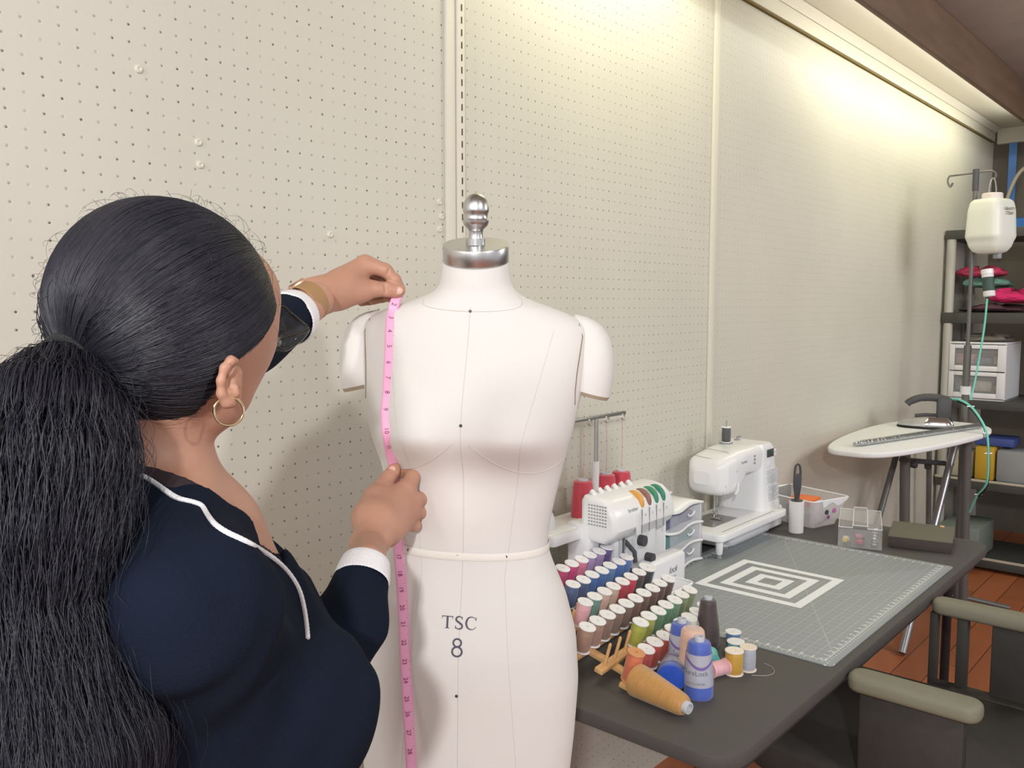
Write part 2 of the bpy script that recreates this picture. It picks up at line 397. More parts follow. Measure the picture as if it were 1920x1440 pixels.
# ================================================================== DRESS FORM
M_canvas = mat('form_canvas', (221, 219, 216), 0.85, sheen=0.15, bump=(900, 0.12, (1, 1, 1), 0.0006))
M_canvas_dark = mat('form_canvas_underside', (178, 166, 146), 0.9)
M_seam = mat('form_seam_thread', (204, 198, 192), 0.9)
M_steel = mat('brushed_steel', (200, 200, 200), 0.33, metal=1.0, bump=(300, 0.06, (1, 1, 0.02)))
M_print = mat('form_print_grey', (88, 84, 98), 0.8)
M_pin = mat('pin_grey', (92, 88, 84), 0.4, metal=0.6)
M_black_metal = mat('black_metal', (38, 38, 40), 0.4, metal=0.3)

FORM_AZ = math.radians(216)
fy = Vector((math.cos(FORM_AZ), math.sin(FORM_AZ), 0))      # the way the form faces
fx = Vector((fy.y, -fy.x, 0))                                # its right, image left
form_c = Vector((0.9795, -0.4065, 0))
form = thing('dress_form', 'off-white canvas dress form with steel neck plate, half arms and printed size', 'dress form', form_c, math.atan2(fx.y, fx.x))
FZ = [0.70, 0.75, 0.825, 0.913, 0.986, 1.05, 1.106, 1.13, 1.165, 1.203, 1.267, 1.307, 1.331, 1.367, 1.40, 1.44, 1.465, 1.480, 1.492, 1.500, 1.507, 1.516, 1.535, 1.565]
FWD = [1.02 * q for q in [0.158, 0.162, 0.168, 0.172, 0.166, 0.149, 0.125, 0.118, 0.121, 0.128, 0.142, 0.151, 0.156, 0.163, 0.168, 0.172, 0.172, 0.160, 0.133, 0.108, 0.080, 0.060, 0.0515, 0.0495]]
FFR = [0.098, 0.102, 0.106, 0.108, 0.106, 0.098, 0.087, 0.084, 0.086, 0.090, 0.094, 0.096, 0.096, 0.094, 0.088, 0.077, 0.066, 0.060, 0.056, 0.054, 0.053, 0.051, 0.0505, 0.0505]
FBK = [0.118, 0.124, 0.132, 0.136, 0.132, 0.108, 0.078, 0.072, 0.075, 0.080, 0.086, 0.090, 0.092, 0.094, 0.094, 0.088, 0.078, 0.070, 0.062, 0.056, 0.053, 0.051, 0.0505, 0.0505]
from_z = np.linspace(FZ[0], FZ[-1], 400)
def _sm(y, k=5):
    a = np.interp(from_z, FZ, y); ker = np.exp(-0.5 * (np.arange(-3 * k, 3 * k + 1) / k) ** 2); ker /= ker.sum()
    return np.convolve(np.pad(a, 3 * k, mode='edge'), ker, 'valid')
_w, _f, _b = _sm(FWD, 4), _sm(FFR, 8), _sm(FBK, 8)
def form_pt(th, z, off=0.0):
    """th = 0 front centre, +90deg = form's left side"""
    W = float(np.interp(z, from_z, _w)); Fr = float(np.interp(z, from_z, _f)); Bk = float(np.interp(z, from_z, _b))
    n = 0.92 if z < 1.5 else 1.0
    s = math.sin(th); c = math.cos(th)
    x = W * math.copysign(abs(s) ** n, s); D = Fr if c > 0 else Bk
    y = D * math.copysign(abs(c) ** n, c)
    if c > 0:  # bust, belly
        for sx in (-1, 1):
            dx = (x - sx * 0.082) / 0.058; dz = z - 1.314
            sg = 0.062 if dz > 0 else 0.032
            y += 0.055 * math.exp(-0.5 * dx * dx - 0.5 * (dz / sg) ** 2)
        y += 0.010 * math.exp(-0.5 * (x / 0.08) ** 2 - 0.5 * ((z - 0.985) / 0.06) ** 2)
    else:
        for sx in (-1, 1): y -= 0.020 * math.exp(-0.5 * ((x - sx * 0.075) / 0.06) ** 2 - 0.5 * ((z - 0.93) / 0.08) ** 2)
    t = min(max((z - 1.50) / 0.055, 0), 1); t = t * t * (3 - 2 * t)
    zz = z - y * math.tan(math.radians(17)) * t
    y += 0.004 * t
    p = Vector((x, y, zz))
    if off: 
        nn = Vector((x / W ** 2, y / D ** 2, 0)); nn.normalize(); p += nn * off
    return p
NT, NZ = 160, 300
fb = MB(); vs = []; fs = []
for j in range(NZ):
    z = FZ[0] + (FZ[-1] - FZ[0]) * j / (NZ - 1)
    for i in range(NT): vs.append(form_pt(2 * PI * i / NT, z))
for j in range(NZ - 1):
    for i in range(NT):
        k = (i + 1) % NT; fs.append((j * NT + i, j * NT + k, (j + 1) * NT + k, (j + 1) * NT + i))
fs.append(tuple(range(NT))); fs.append(tuple((NZ - 1) * NT + k for k in range(NT)))
fb.add(vs, fs, 0, True)
body = fb.build('torso', M_canvas, form)
bpy.context.view_layer.update()
form_bvh = BVHTree.FromPolygons(vs, fs)
def drape(x, z, off=0.002):
    """point on the front of the form (form axes) at x, z"""
    h = form_bvh.ray_cast(Vector((x, 0.6, z)), Vector((0, -1, 0)))
    if h[0] is None: return Vector((x, 0, z))
    return h[0] + h[1] * (off if h[1].y > 0 else -off)
# seams as fine sewn lines
def seam(pts, r=0.0005, name='seam', m=None):
    return MB().tube(pts, r, 5).build(name, m or M_seam, form)
seam([drape(0.0, z, 0.0) for z in np.linspace(0.71, 1.495, 120)])
for sx in (-1, 1):
    seam([drape(sx * interp(z, [0.71, 1.10, 1.30, 1.47], [0.095, 0.062, 0.084, 0.125]), z, 0.0) for z in np.linspace(0.71, 1.465, 120)], 0.0004)
    seam([drape(sx * (0.012 + 0.135 * t), 1.306 - 0.050 * math.sin(PI * min(t * 0.75 + 0.02, 1)), 0.0) for t in np.linspace(0, 1, 40)], 0.0007)
# neck base seam
seam([form_pt(a, 1.533 - 0.044 * (0.5 + 0.5 * math.cos(a * 1.25)) ** 1.3, 0.0003) for a in np.linspace(-PI * 0.62, PI * 0.62, 60)], 0.0006)
# waist tape with its pins
wt = MB()
def wtape(u, v): 
    p = form_pt(2 * PI * u, 1.1225 + 0.011 * v, 0.0016 * math.sin(PI * min(max(v, 0.02), 0.98)) ** 0.3 + 0.0004); return p
wt.grid(wtape, 120, 7, closed_u=True); wt.build('waist_tape', mat('waist_twill_tape', (232, 229, 222), 0.7), form)
pins = [(form_pt(a, 1.1285, 0.0018)) for a in (0.74, 0.05, -0.50)] + [drape(0.0, 1.489, 0.001), drape(0.0, 1.330, 0.001), drape(0.002, 0.927, 0.001)]
for p in pins: 
    MB().lathe([(0.0, 0.0016), (0.0018, 0.0012), (0.0024, 0)][::-1], 10, frame(p, (1, 0, 0), (0, 0, 1))).build('pin', M_pin, form)
# half arms
for sx in (-1, 1):
    def armf(u, v, sx=sx):
        a = 2 * PI * u; zc = 1.372
        ph = v * PI / 2                                          # 0 = cut rim at the bottom, 1 = shoulder tip
        rz = 0.112 * math.sin(ph) ** 1.0; rr = math.cos(ph) ** 0.62
        x = 0.168 + 0.036 * rr * math.cos(a) - 0.016 * (1 - rr) + 0.006
        y = -0.012 + 0.044 * rr * math.sin(a)
        return Vector((sx * (x + 0.010 * math.sin(ph * 2) * (1 if math.cos(a) > 0 else 0.3)), y, zc + rz - 0.010 * (x - 0.17) / 0.04))
    ab = MB(); ab.grid(armf, 48, 26, closed_u=True)
    arm = ab.build('half_arm', M_canvas, form)
    rim = [armf(i / 48, 0) for i in range(48)]; cc = sum(rim, Vector()) / 48
    pb = MB(); pb.add([p.copy() for p in rim] + [cc + (p - cc) * 0.9 - Vector((0, 0, 0.006)) for p in rim], [(i, (i + 1) % 48, 48 + (i + 1) % 48, 48 + i) for i in range(48)] + [tuple(48 + i for i in range(48))], 0, True)
    pb.build('arm_plate', M_canvas_dark, arm)
    # armhole seam, shade of its open edge put into the colour as a dark line
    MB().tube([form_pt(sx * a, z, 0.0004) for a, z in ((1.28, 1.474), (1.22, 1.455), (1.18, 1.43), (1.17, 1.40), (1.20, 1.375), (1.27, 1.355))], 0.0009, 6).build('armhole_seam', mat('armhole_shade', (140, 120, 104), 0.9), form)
# neck plate and finial, tilted like the neck
T = Matrix.Translation((0, 0.004, 1.565)) @ Matrix.Rotation(-math.radians(17), 4, 'X')
npl = MB().lathe([(0.0, -0.001), (0.0495, -0.001), (0.0500, 0.0), (0.0500, 0.0245), (0.0490, 0.0262), (0.006, 0.0270), (0.0, 0.0270)], 64, T).build('neck_plate', M_steel, form)
T2 = Matrix.Translation(T @ Vector((0, 0, 0.027))) @ Matrix.Rotation(-math.radians(5), 4, 'X')
prof = [(0.0155, -0.003), (0.0155, 0.008), (0.0118, 0.0085), (0.0112, 0.014), (0.0112, 0.020), (0.0125, 0.024), (0.0185, 0.030), (0.0203, 0.035), (0.0206, 0.0385), (0.0196, 0.040), (0.0185, 0.045), (0.0190, 0.050), (0.0205, 0.053), (0.0208, 0.056), (0.0202, 0.062), (0.0185, 0.069), (0.0155, 0.075), (0.0110, 0.0795), (0.0055, 0.0822), (0.0, 0.083)]
MB().lathe([(r_ * 0.96, z_ * 0.90) for r_, z_ in prof], 48, T2).build('finial', M_steel, form)
# print: T S C and 8
def stroke(pts, wd, z=0.0):
    """ribbon in the plane through pts with widths wd"""
    P = [Vector((p[0], p[1], 0)) for p in pts]; v = []; f = []
    for i, p in enumerate(P):
        t = (P[min(i + 1, len(P) - 1)] - P[max(i - 1, 0)]).normalized(); n = Vector((-t.y, t.x, 0)); ww = wd[i] if isinstance(wd, (list, tuple)) else wd
        v += [p + n * ww / 2, p - n * ww / 2]
    for i in range(len(P) - 1): f.append((2 * i, 2 * i + 1, 2 * i + 3, 2 * i + 2))
    return v, f
letters = MB()
def put(vf, ox, oz, sc):
    v, f = vf
    letters.add([drape(-(ox + p[0] * sc), oz + p[1] * sc, 0.0006) for p in v], f, 0, True)
def subdiv(a, b, n=6): return [(a[0] + (b[0] - a[0]) * i / n, a[1] + (b[1] - a[1]) * i / n) for i in range(n + 1)]
# form print sits left of centre and reads from image left to right: -x (form's right) is image left
zt = 1.0265
def letT(ox):
    put(stroke(subdiv((0, 0), (0, 1)), 0.17), ox, zt, 0.0172)
    put(stroke(subdiv((-0.46, 0.97), (0.46, 0.97)), 0.07), ox, zt, 0.0172)
    put(stroke([(-0.46, 1.0), (-0.44, 0.76)], [0.08, 0.03]), ox, zt, 0.0172); put(stroke([(0.46, 1.0), (0.44, 0.76)], [0.08, 0.03]), ox, zt, 0.0172)
    put(stroke(subdiv((-0.2, 0.025), (0.2, 0.025)), 0.05), ox, zt, 0.0172)
def letS(ox):
    p = smoothpath([(0.27, 0.78, 0), (0.2, 0.93, 0), (0.0, 1.0, 0), (-0.22, 0.9, 0), (-0.24, 0.7, 0), (0.0, 0.52, 0), (0.25, 0.33, 0), (0.24, 0.1, 0), (0.0, 0.0, 0), (-0.22, 0.07, 0), (-0.3, 0.24, 0)], 4)
    put(stroke([(a.x, a.y) for a in p], [0.06 + 0.11 * math.sin(PI * i / (len(p) - 1)) ** 1.5 for i in range(len(p))]), ox, zt, 0.0172)
    put(stroke([(0.27, 0.72), (0.27, 1.0)], 0.04), ox, zt, 0.0172); put(stroke([(-0.3, 0.0), (-0.3, 0.28)], 0.04), ox, zt, 0.0172)
def letC(ox):
    p = smoothpath([(0.42, 0.75, 0), (0.25, 0.94, 0), (0.0, 1.0, 0), (-0.28, 0.88, 0), (-0.42, 0.5, 0), (-0.28, 0.13, 0), (0.0, 0.0, 0), (0.25, 0.05, 0), (0.42, 0.22, 0)], 4)
    put(stroke([(a.x, a.y) for a in p], [0.05 + 0.12 * math.exp(-((i / (len(p) - 1) - 0.5) / 0.22) ** 2) for i in range(len(p))]), ox, zt, 0.0172)
    put(stroke([(0.42, 0.7), (0.42, 1.0)], 0.045), ox, zt, 0.0172)
letT(-0.0185); letS(-0.0012); letC(0.0165)
p8 = [(0.27 * math.sin(2 * PI * t), 0.26 + 0.26 * -math.cos(2 * PI * t)) for t in np.linspace(0, 1, 25)]
put(stroke(p8, 0.105), -0.0025, 0.9875, 0.0265)
p8 = [(0.22 * math.sin(2 * PI * t), 0.735 + 0.21 * -math.cos(2 * PI * t)) for t in np.linspace(0, 1, 25)]
put(stroke(p8, 0.10), -0.0025, 0.9875, 0.0265)
lo = letters.build('printed_size', M_print, form); lo['label'] = 'grey printed letters TSC and number 8'
# stand
MB().lathe([(0.0, 0.69), (0.14, 0.69), (0.14, 0.70), (0.0, 0.70)], 40, Matrix.Scale(1, 4)).build('bottom_board', mat('plywood_base', (170, 130, 90), 0.7), form)
MB().tube([(0, 0, 0.10), (0, 0, 0.70)], 0.016, 20).build('pole', M_black_metal, form)
bs = MB()
for k in range(4):
    a = PI / 4 + k * PI / 2
    bs.tube([(0, 0, 0.12), (0.12 * math.cos(a), 0.12 * math.sin(a), 0.10), (0.22 * math.cos(a), 0.22 * math.sin(a), 0.065)], 0.013, 10)
bs.build('base', M_black_metal, form)
for k in range(4):
    a = PI / 4 + k * PI / 2
    MB().lathe([(0.010, -0.012), (0.028, -0.010), (0.028, 0.010), (0.010, 0.012)], 20, Matrix.Translation((0.22 * math.cos(a), 0.22 * math.sin(a), 0.028)) @ Matrix.Rotation(a + PI / 2, 4, 'Z') @ Matrix.Rotation(PI / 2, 4, 'Y')).build('caster', M_black_metal, form)
_pv = Vector((form_c.x, form_c.y, 1.57))
form_M = Matrix.Translation(_pv) @ Matrix.Rotation(-math.radians(1.35), 4, fy) @ Matrix.Translation(-_pv) @ Matrix.Translation(form_c) @ Matrix.Rotation(math.atan2(fx.y, fx.x), 4, 'Z')
form.matrix_world = form_M
form_Mi = form_M.inverted()
form_wbvh = BVHTree.FromPolygons([form_M @ p for p in vs], fs)

# ---- tape measure: pink ribbon from the upper hand, over the shoulder and down the front
M_tape = mat('pink_tape_vinyl', (246, 178, 214), 0.45, sheen=0.1)
M_tprint = mat('tape_print', (132, 66, 98), 0.7)
def on_form(u, v, lift):
    d = (at(u, v, 1) - CAM).normalized(); h = form_wbvh.ray_cast(CAM, d)
    return h[0] - d * lift if h[0] is not None else None
tape_px = [(737, 584, .003), (733, 605, .003), (731, 650, .003), (729, 700, .003), (727, 740, .003), (724, 775, .003), (727, 815, .004), (733, 850, .006), (740, 880, .012)]
pts = []
for (u, v, l) in tape_px:
    q = on_form(u, v, l); pts.append(q if q is not None else at(u, v, 1.25))
d_hand = (pts[-1] - CAM).dot(c_fwd)
for (u, v, d) in ((741, 896, 0.012), (744, 925, 0.034), (745, 970, 0.036), (746, 1010, 0.030), (750, 1060, 0.0), (754, 1110, 0.0), (757, 1170, 0.0), (760, 1240, 0.0), (764, 1310, 0.0), (768, 1380, 0.0), (772, 1450, 0.0)):
    q = on_form(u, v, 0.004); dq = (q - CAM).dot(c_fwd) if q is not None else 9
    dd = min(dq, d_hand + d)
    pts.append(at(u, v, dd))
d_sh = (pts[0] - CAM).dot(c_fwd)
tp = [at(748, 548, d_sh + 0.012), at(743, 562, d_sh + 0.006), at(739, 574, d_sh + 0.001)] + [p for p in pts]
tpath = smoothpath(tp, 10)
# arc length
AL = [0.0]
for i in range(1, len(tpath)): AL.append(AL[-1] + (tpath[i] - tpath[i - 1]).length)
def tape_at(s):
    i = min(max(int(np.searchsorted(AL, s)) - 1, 0), len(tpath) - 2); t = (s - AL[i]) / (AL[i + 1] - AL[i]); p = tpath[i].lerp(tpath[i + 1], t)
    tg = (tpath[min(i + 3, len(tpath) - 1)] - tpath[max(i - 3, 0)]).normalized()
    return p, tg
def tape_frame(s):
    p, tg = tape_at(s); nrm = -c_fwd + 0.22 * c_right; nrm = (nrm - tg * nrm.dot(tg)).normalized(); side = tg.cross(nrm)  # side points image left/right
    if side.dot(c_right) < 0: side = -side
    return p, tg, side, nrm
tape = thing('tape_measure', 'pink numbered tape measure held against the dress form', 'tape measure', tape_at(0)[0])
TMi = Matrix.Translation(-Vector(tape_at(0)[0]))
TW = 0.0158; Lmax = AL[-1]; rb = MB(); v = []; f = []; n = 260
for i in range(n + 1):
    p, tg, sd, nr = tape_frame(Lmax * i / n)
    for q in (-1, -0.5, 0, 0.5, 1): v.append(TMi @ (p + sd * (TW / 2 * q) + nr * (0.0008 * (1 - q * q))))
for i in range(n):
    for q in range(4): f.append((i * 5 + q, i * 5 + q + 1, i * 5 + 5 + q + 1, i * 5 + 5 + q))
rb.add(v, f, 0, True); rb.build('ribbon', M_tape, tape, solid=0.0005)
def s_at_px(vv):
    best = min(range(len(tpath)), key=lambda i: abs(720 - FPX * (tpath[i] - CAM).dot(c_up) / (tpath[i] - CAM).dot(c_fwd) - vv)); return AL[best]
nums = MB()
numpx = {2: 572, 3: 596, 4: 623, 5: 652, 6: 680, 7: 708, 8: 738, 9: 768, 10: 806, 11: 838, 12: 872, 16: 1010, 17: 1047, 18: 1075, 19: 1107, 20: 1140, 21: 1172, 22: 1207, 23: 1241, 24: 1274, 25: 1308, 26: 1341, 27: 1375, 28: 1409}
for k, vv in numpx.items():
    s0 = s_at_px(vv); tv, tf = text_geo(str(k), 0.0098 if k < 10 else 0.0092, 0.0, 0.95, res=2); out = []
    for q in tv:
        p, tg, sd, nr = tape_frame(min(max(s0 + q.x, 0), Lmax)); out.append(TMi @ (p + sd * (q.y - 0.0012) + nr * 0.0016))
    MB().add(out, tf, 0, False).build('printed_number', M_tprint, tape)
tk = MB()
for i in range(int(Lmax / 0.003175)):
    s0 = i * 0.003175; ln = 0.0035 if i % 4 == 0 else 0.002
    p, tg, sd, nr = tape_frame(s0); a = p + sd * (TW / 2 - 0.0004) + nr * 0.0007; b = a - sd * ln + nr * 0.0006
    tk.add([TMi @ q for q in (a - tg * 0.0002, a + tg * 0.0002, b + tg * 0.0002, b - tg * 0.0002)], [(0, 1, 2, 3)], 0, False)
tk.build('graduation_marks', M_tprint, tape)

# ================================================================== WORK TABLE AND WHAT LIES ON IT
def Pz(u, v, z): d = at(u, v, 1) - CAM; return CAM + d * ((z - CAM.z) / d.z)
def Py(u, v, y): d = at(u, v, 1) - CAM; return CAM + d * ((y - CAM.y) / d.y)
def Px(u, v, x): d = at(u, v, 1) - CAM; return CAM + d * ((x - CAM.x) / d.x)
TZ = 0.75
M_table = mat('black_table_laminate', (82, 80, 78), 0.62, bump=(500, 0.3), noise=(3, 0.05))
M_table_edge = mat('table_edge', (58, 54, 56), 0.5)
M_white = mat('white_plastic', (236, 237, 240), 0.32, coat=0.2)
M_white2 = mat('white_plastic_matt', (226, 227, 230), 0.5)
M_greyp = mat('grey_plastic', (150, 152, 156), 0.5)
M_dgrey = mat('dark_grey_plastic', (72, 72, 76), 0.5)
M_chrome = mat('chrome', (210, 210, 212), 0.12, metal=1.0)
M_clear = mat('clear_plastic', (244, 244, 246), 0.08, alpha=0.13, spec=0.8)
M_frost = mat('frosted_plastic', (214, 216, 222), 0.35, alpha=0.26)
M_ink = mat('grey_ink', (86, 88, 100), 0.6)

def rrect(x0, x1, y0, y1, r, n=6):
    out = []
    for cx, cy, a0 in ((x1 - r, y1 - r, 0), (x0 + r, y1 - r, 90), (x0 + r, y0 + r, 180), (x1 - r, y0 + r, 270)):
        for k in range(n + 1): a = math.radians(a0 + 90 * k / n); out.append((cx + r * math.cos(a), cy + r * math.sin(a)))
    return out
table = thing('folding_table', 'long black folding work table with rounded corners along the wall', 'table', (2.14, -0.31, 0))
TT = Matrix.Translation((-2.14, 0.31, 0))
MB().prism(rrect(1.262, 3.022, -0.705, 0.065, 0.07), 0.722, 0.75, TT, bev=0.004).build('tabletop', M_table, table)
ap = MB(); 
for y in (-0.66, 0.02): ap.box((2.14, y, 0.70), (1.62, 0.03, 0.035), M=TT)
ap.build('apron_rail', M_table_edge, table)
for x in (1.40, 2.88):
    for y in (-0.62, -0.02):
        MB().tube([TT @ Vector(p) for p in ((x, y, 0.715), (x, y, 0.02), (x, y, 0.0))], 0.014, 12).build('leg', M_black_metal, table)
    MB().tube([TT @ Vector(p) for p in ((x, -0.62, 0.12), (x, -0.02, 0.12))], 0.011, 10).build('crossbar', M_black_metal, table)

# ---- cutting mat
def mat_material():
    m = bpy.data.materials.new('cutting_mat_vinyl'); m.use_nodes = True; nt = m.node_tree; N = nt.nodes; L = nt.links; b = N['Principled BSDF']; b.inputs['Roughness'].default_value = 0.5
    tc = N.new('ShaderNodeTexCoord'); sp = N.new('ShaderNodeSeparateXYZ'); L.new(tc.outputs['Object'], sp.inputs[0])
    def M2(op, a, c=None):
        n = N.new('ShaderNodeMath'); n.operation = op
        for i, x in enumerate((a, c)):
            if x is None: continue
            if isinstance(x, (int, float)): n.inputs[i].default_value = x
            else: L.new(x, n.inputs[i])
        return n.outputs[0]
    def lines(src, period, wd):
        f = M2('FRACT', M2('ADD', M2('DIVIDE', src, period), 0.5)); return M2('LESS_THAN', M2('ABSOLUTE', M2('SUBTRACT', f, 0.5)), wd / period / 2)
    X, Y = sp.outputs['X'], sp.outputs['Y']
    inside = M2('MULTIPLY', M2('LESS_THAN', M2('ABSOLUTE', X), 0.435), M2('LESS_THAN', M2('ABSOLUTE', Y), 0.282))
    g1 = M2('MULTIPLY', M2('MAXIMUM', lines(X, 0.0254, 0.0011), lines(Y, 0.0254, 0.0011)), inside)
    g2 = M2('MULTIPLY', M2('MAXIMUM', lines(X, 0.0127, 0.0006), lines(Y, 0.0127, 0.0006)), inside)
    diag = M2('LESS_THAN', M2('ABSOLUTE', M2('SUBTRACT', M2('ADD', M2('MULTIPLY', X, 1.0), Y), 0.13 - 0.27)), 0.0009)
    diag2 = M2('LESS_THAN', M2('ABSOLUTE', M2('SUBTRACT', M2('SUBTRACT', X, M2('MULTIPLY', Y, 1.732)), 0.10)), 0.0012)
    dg = M2('MULTIPLY', M2('MAXIMUM', diag, diag2), inside)
    bord = M2('MAXIMUM', M2('MULTIPLY', M2('LESS_THAN', M2('ABSOLUTE', M2('SUBTRACT', M2('ABSOLUTE', X), 0.4365)), 0.0011), M2('LESS_THAN', M2('ABSOLUTE', Y), 0.285)), M2('MULTIPLY', M2('LESS_THAN', M2('ABSOLUTE', M2('SUBTRACT', M2('ABSOLUTE', Y), 0.2835)), 0.0011), M2('LESS_THAN', M2('ABSOLUTE', X), 0.437)))
    tick = M2('MULTIPLY', M2('MAXIMUM', M2('MULTIPLY', lines(X, 0.0127, 0.0022), M2('LESS_THAN', M2('ABSOLUTE', M2('SUBTRACT', M2('ABSOLUTE', Y), 0.2905)), 0.0028)), M2('MULTIPLY', lines(Y, 0.0127, 0.0022), M2('LESS_THAN', M2('ABSOLUTE', M2('SUBTRACT', M2('ABSOLUTE', X), 0.4435)), 0.0028))), 1.0)
    fac = M2('MAXIMUM', M2('MAXIMUM', M2('MULTIPLY', g1, 0.55), M2('MULTIPLY', g2, 0.22)), M2('MAXIMUM', M2('MULTIPLY', dg, 0.6), M2('MAXIMUM', M2('MULTIPLY', bord, 0.9), tick)))
    mx = N.new('ShaderNodeMix'); mx.data_type = 'RGBA'; mx.inputs['A'].default_value = lin((148, 155, 159)) + (1,); mx.inputs['B'].default_value = lin((214, 218, 216)) + (1,); L.new(fac, mx.inputs['Factor']); L.new(mx.outputs['Result'], b.inputs['Base Color'])
    return m
cm = thing('cutting_mat', 'grey gridded cutting mat with nested white squares lying on the black table', 'cutting mat', (2.208, -0.380, TZ))
MB().prism(rrect(-0.457, 0.457, -0.305, 0.305, 0.012), 0.0, 0.003, bev=0.0008).build('mat_sheet', mat_material(), cm)
rg = MB(); ocx, ocy = 2.191 - 2.208, -0.348 + 0.380
for k in (6, 4, 2):   # white rings one inch wide
    a = 0.0245 * k; b_ = a - 0.0245
    for (x, y, w_, h_) in ((0, (a + b_) / 2, 2 * a, a - b_), (0, -(a + b_) / 2, 2 * a, a - b_), ((a + b_) / 2, 0, a - b_, 2 * b_), (-(a + b_) / 2, 0, a - b_, 2 * b_)):
        rg.add([(ocx + x + sx * w_ / 2, ocy + y + sy * h_ / 2, 0.0034) for sx, sy in ((-1, -1), (1, -1), (1, 1), (-1, 1))], [(0, 1, 2, 3)])
rg.build('printed_squares', mat('white_print', (240, 244, 248), 0.6), cm)['label'] = 'white nested squares'
pn = MB(); M_wp = mat('mat_scale_print', (228, 232, 230), 0.6)
for k in range(0, 35):
    tv, tf = text_geo(str(k), 0.0165, 0, res=1, bold=0.0005)
    for yy in (-0.2755, 0.2755): pn.add([Matrix.Translation((-0.432 + k * 0.0254, yy, 0.0034)) @ q for q in tv], tf)
for k in range(0, 23):
    tv, tf = text_geo(str(k), 0.0165, 0, res=1, bold=0.0005)
    for xx in (-0.448, 0.448): pn.add([Matrix.Translation((xx * 0.962, -0.28 + k * 0.0254, 0.0034)) @ Matrix.Rotation(PI / 2, 4, 'Z') @ q for q in tv], tf)
po = pn.build('scale_numbers', M_wp, cm); po['kind'] = 'stuff'

# ---- spools of thread
_T = {}
def thread_mat(c, shiny=0.25):
    k = tuple(c) + (shiny,)
    if k not in _T: _T[k] = mat('thread_%d_%d_%d' % tuple(c), c, 0.5 - shiny * 0.4, sheen=0.3, bump=(260, 0.5, (0.15, 0.15, 7), 0.0008), noise=(120, 0.12, (0.3, 0.3, 3)))
    return _T[k]
def spool(name, label, cat, col, r, h, group=None, M=None, capc=(238, 238, 240), rim=1.08, hole=True):
    t = thing(name, label, cat, group=group)
    col = tuple(int(round(x * 0.86 + 172 * 0.14)) for x in col)
    MB().lathe([(r * 0.88, 0.003), (r * 0.97, 0.006), (r, h * 0.5), (r * 0.96, h - 0.006), (r * 0.88, h - 0.003)], 24).build('thread', thread_mat(col), t)
    cp = mat('cap_%d_%d_%d' % capc, capc, 0.4)
    for z0 in (0.0, h - 0.003):
        MB().lathe([(r * 0.25, z0 + 0.0002), (r * rim * 0.97, z0), (r * rim, z0 + 0.0006), (r * rim, z0 + 0.0024), (r * rim * 0.97, z0 + 0.003), (r * 0.25, z0 + 0.0028)], 24, cap=False).build('end_cap', cp, t)
    MB().lathe([(r * 0.26, 0.0), (r * 0.26, h), (r * 0.2, h), (r * 0.2, 0.0)], 16, cap=False).build('core', cp, t)
    if M is not None: t.matrix_world = M
    return t
# rack: six inclined rails of ten pegs
RO = Vector((1.393, -0.423, 0.768)); RR = Vector((-0.002, 0.057, 0.0152)); RC = Vector((0.0422, 0.0045, 0))
rackN = RC.normalized().cross(RR.normalized()).normalized()
M_wood = mat('pale_rack_wood', (214, 170, 118), 0.6, noise=(8, 0.16, (1, 8, 8)))
rack = thing('thread_rack', 'pale wooden thread rack with rows of pegs propped up on the black table', 'thread rack', (RO.x, RO.y, TZ))
RT = Matrix.Translation(-Vector((RO.x, RO.y, TZ)))
for r in range(6):
    n = 5 - r; a = RO + RR * n - RC * 0.55 - rackN * 0.006; b_ = RO + RR * n + RC * 9.55 - rackN * 0.006; m_ = (a + b_) / 2
    MB().box((0, 0, 0), ((b_ - a).length, 0.019, 0.010), bev=0.0015, M=RT @ frame(m_, RC, RR)).build('rail', M_wood, rack)
for s_ in (0.9, 8.1):
    a = RO + RC * s_ - RR * 0.75 - rackN * 0.014; b_ = RO + RC * s_ + RR * 5.5 - rackN * 0.014; m_ = (a + b_) / 2
    MB().box((0, 0, 0), ((b_ - a).length, 0.018, 0.010), bev=0.0015, M=RT @ frame(m_, RR, RC)).build('side_bar', M_wood, rack)
    e = RO + RC * s_ + RR * 3.7 - rackN * 0.02
    MB().box((0, 0, 0), (0.016, 0.010, e.z - TZ), M=RT @ Matrix.Translation((e.x, e.y, (e.z + TZ) / 2))).build('prop_leg', M_wood, rack)
grey_pegs = set()
SP = {
 0: {4: (196, 64, 112), 5: (206, 62, 118), 6: (226, 120, 150), 7: (172, 140, 190), 8: (164, 134, 184), 9: (92, 74, 132)},
 1: {3: (70, 88, 132), 4: (66, 82, 126), 5: (58, 96, 164), 6: (62, 104, 172), 7: (84, 124, 180), 8: (70, 108, 184), 9: (84, 122, 190)},
 2: {2: (240, 178, 188), 3: (102, 146, 132), 4: (218, 178, 160), 5: (204, 176, 150), 6: (182, 54, 70), 7: (206, 58, 78), 8: (84, 70, 70), 9: (58, 62, 68)},
 3: {0: (160, 122, 106), 1: (158, 122, 108), 2: (136, 108, 94), 3: (128, 100, 88), 4: (116, 92, 80), 5: (112, 80, 68), 6: (106, 78, 68), 7: (104, 76, 68), 8: (102, 74, 68), 9: (98, 74, 68)},
 4: {3: (172, 180, 66), 4: (160, 174, 74), 5: (84, 122, 92), 6: (78, 128, 98), 7: (98, 142, 112), 8: (122, 138, 98), 9: (118, 132, 96)},
 5: {0: (222, 112, 74), 1: (176, 66, 54), 2: (182, 66, 54), 3: (186, 70, 54), 4: (182, 74, 54), 5: (214, 204, 66), 6: (222, 214, 90), 7: (228, 228, 230), 8: (232, 232, 234)},
}
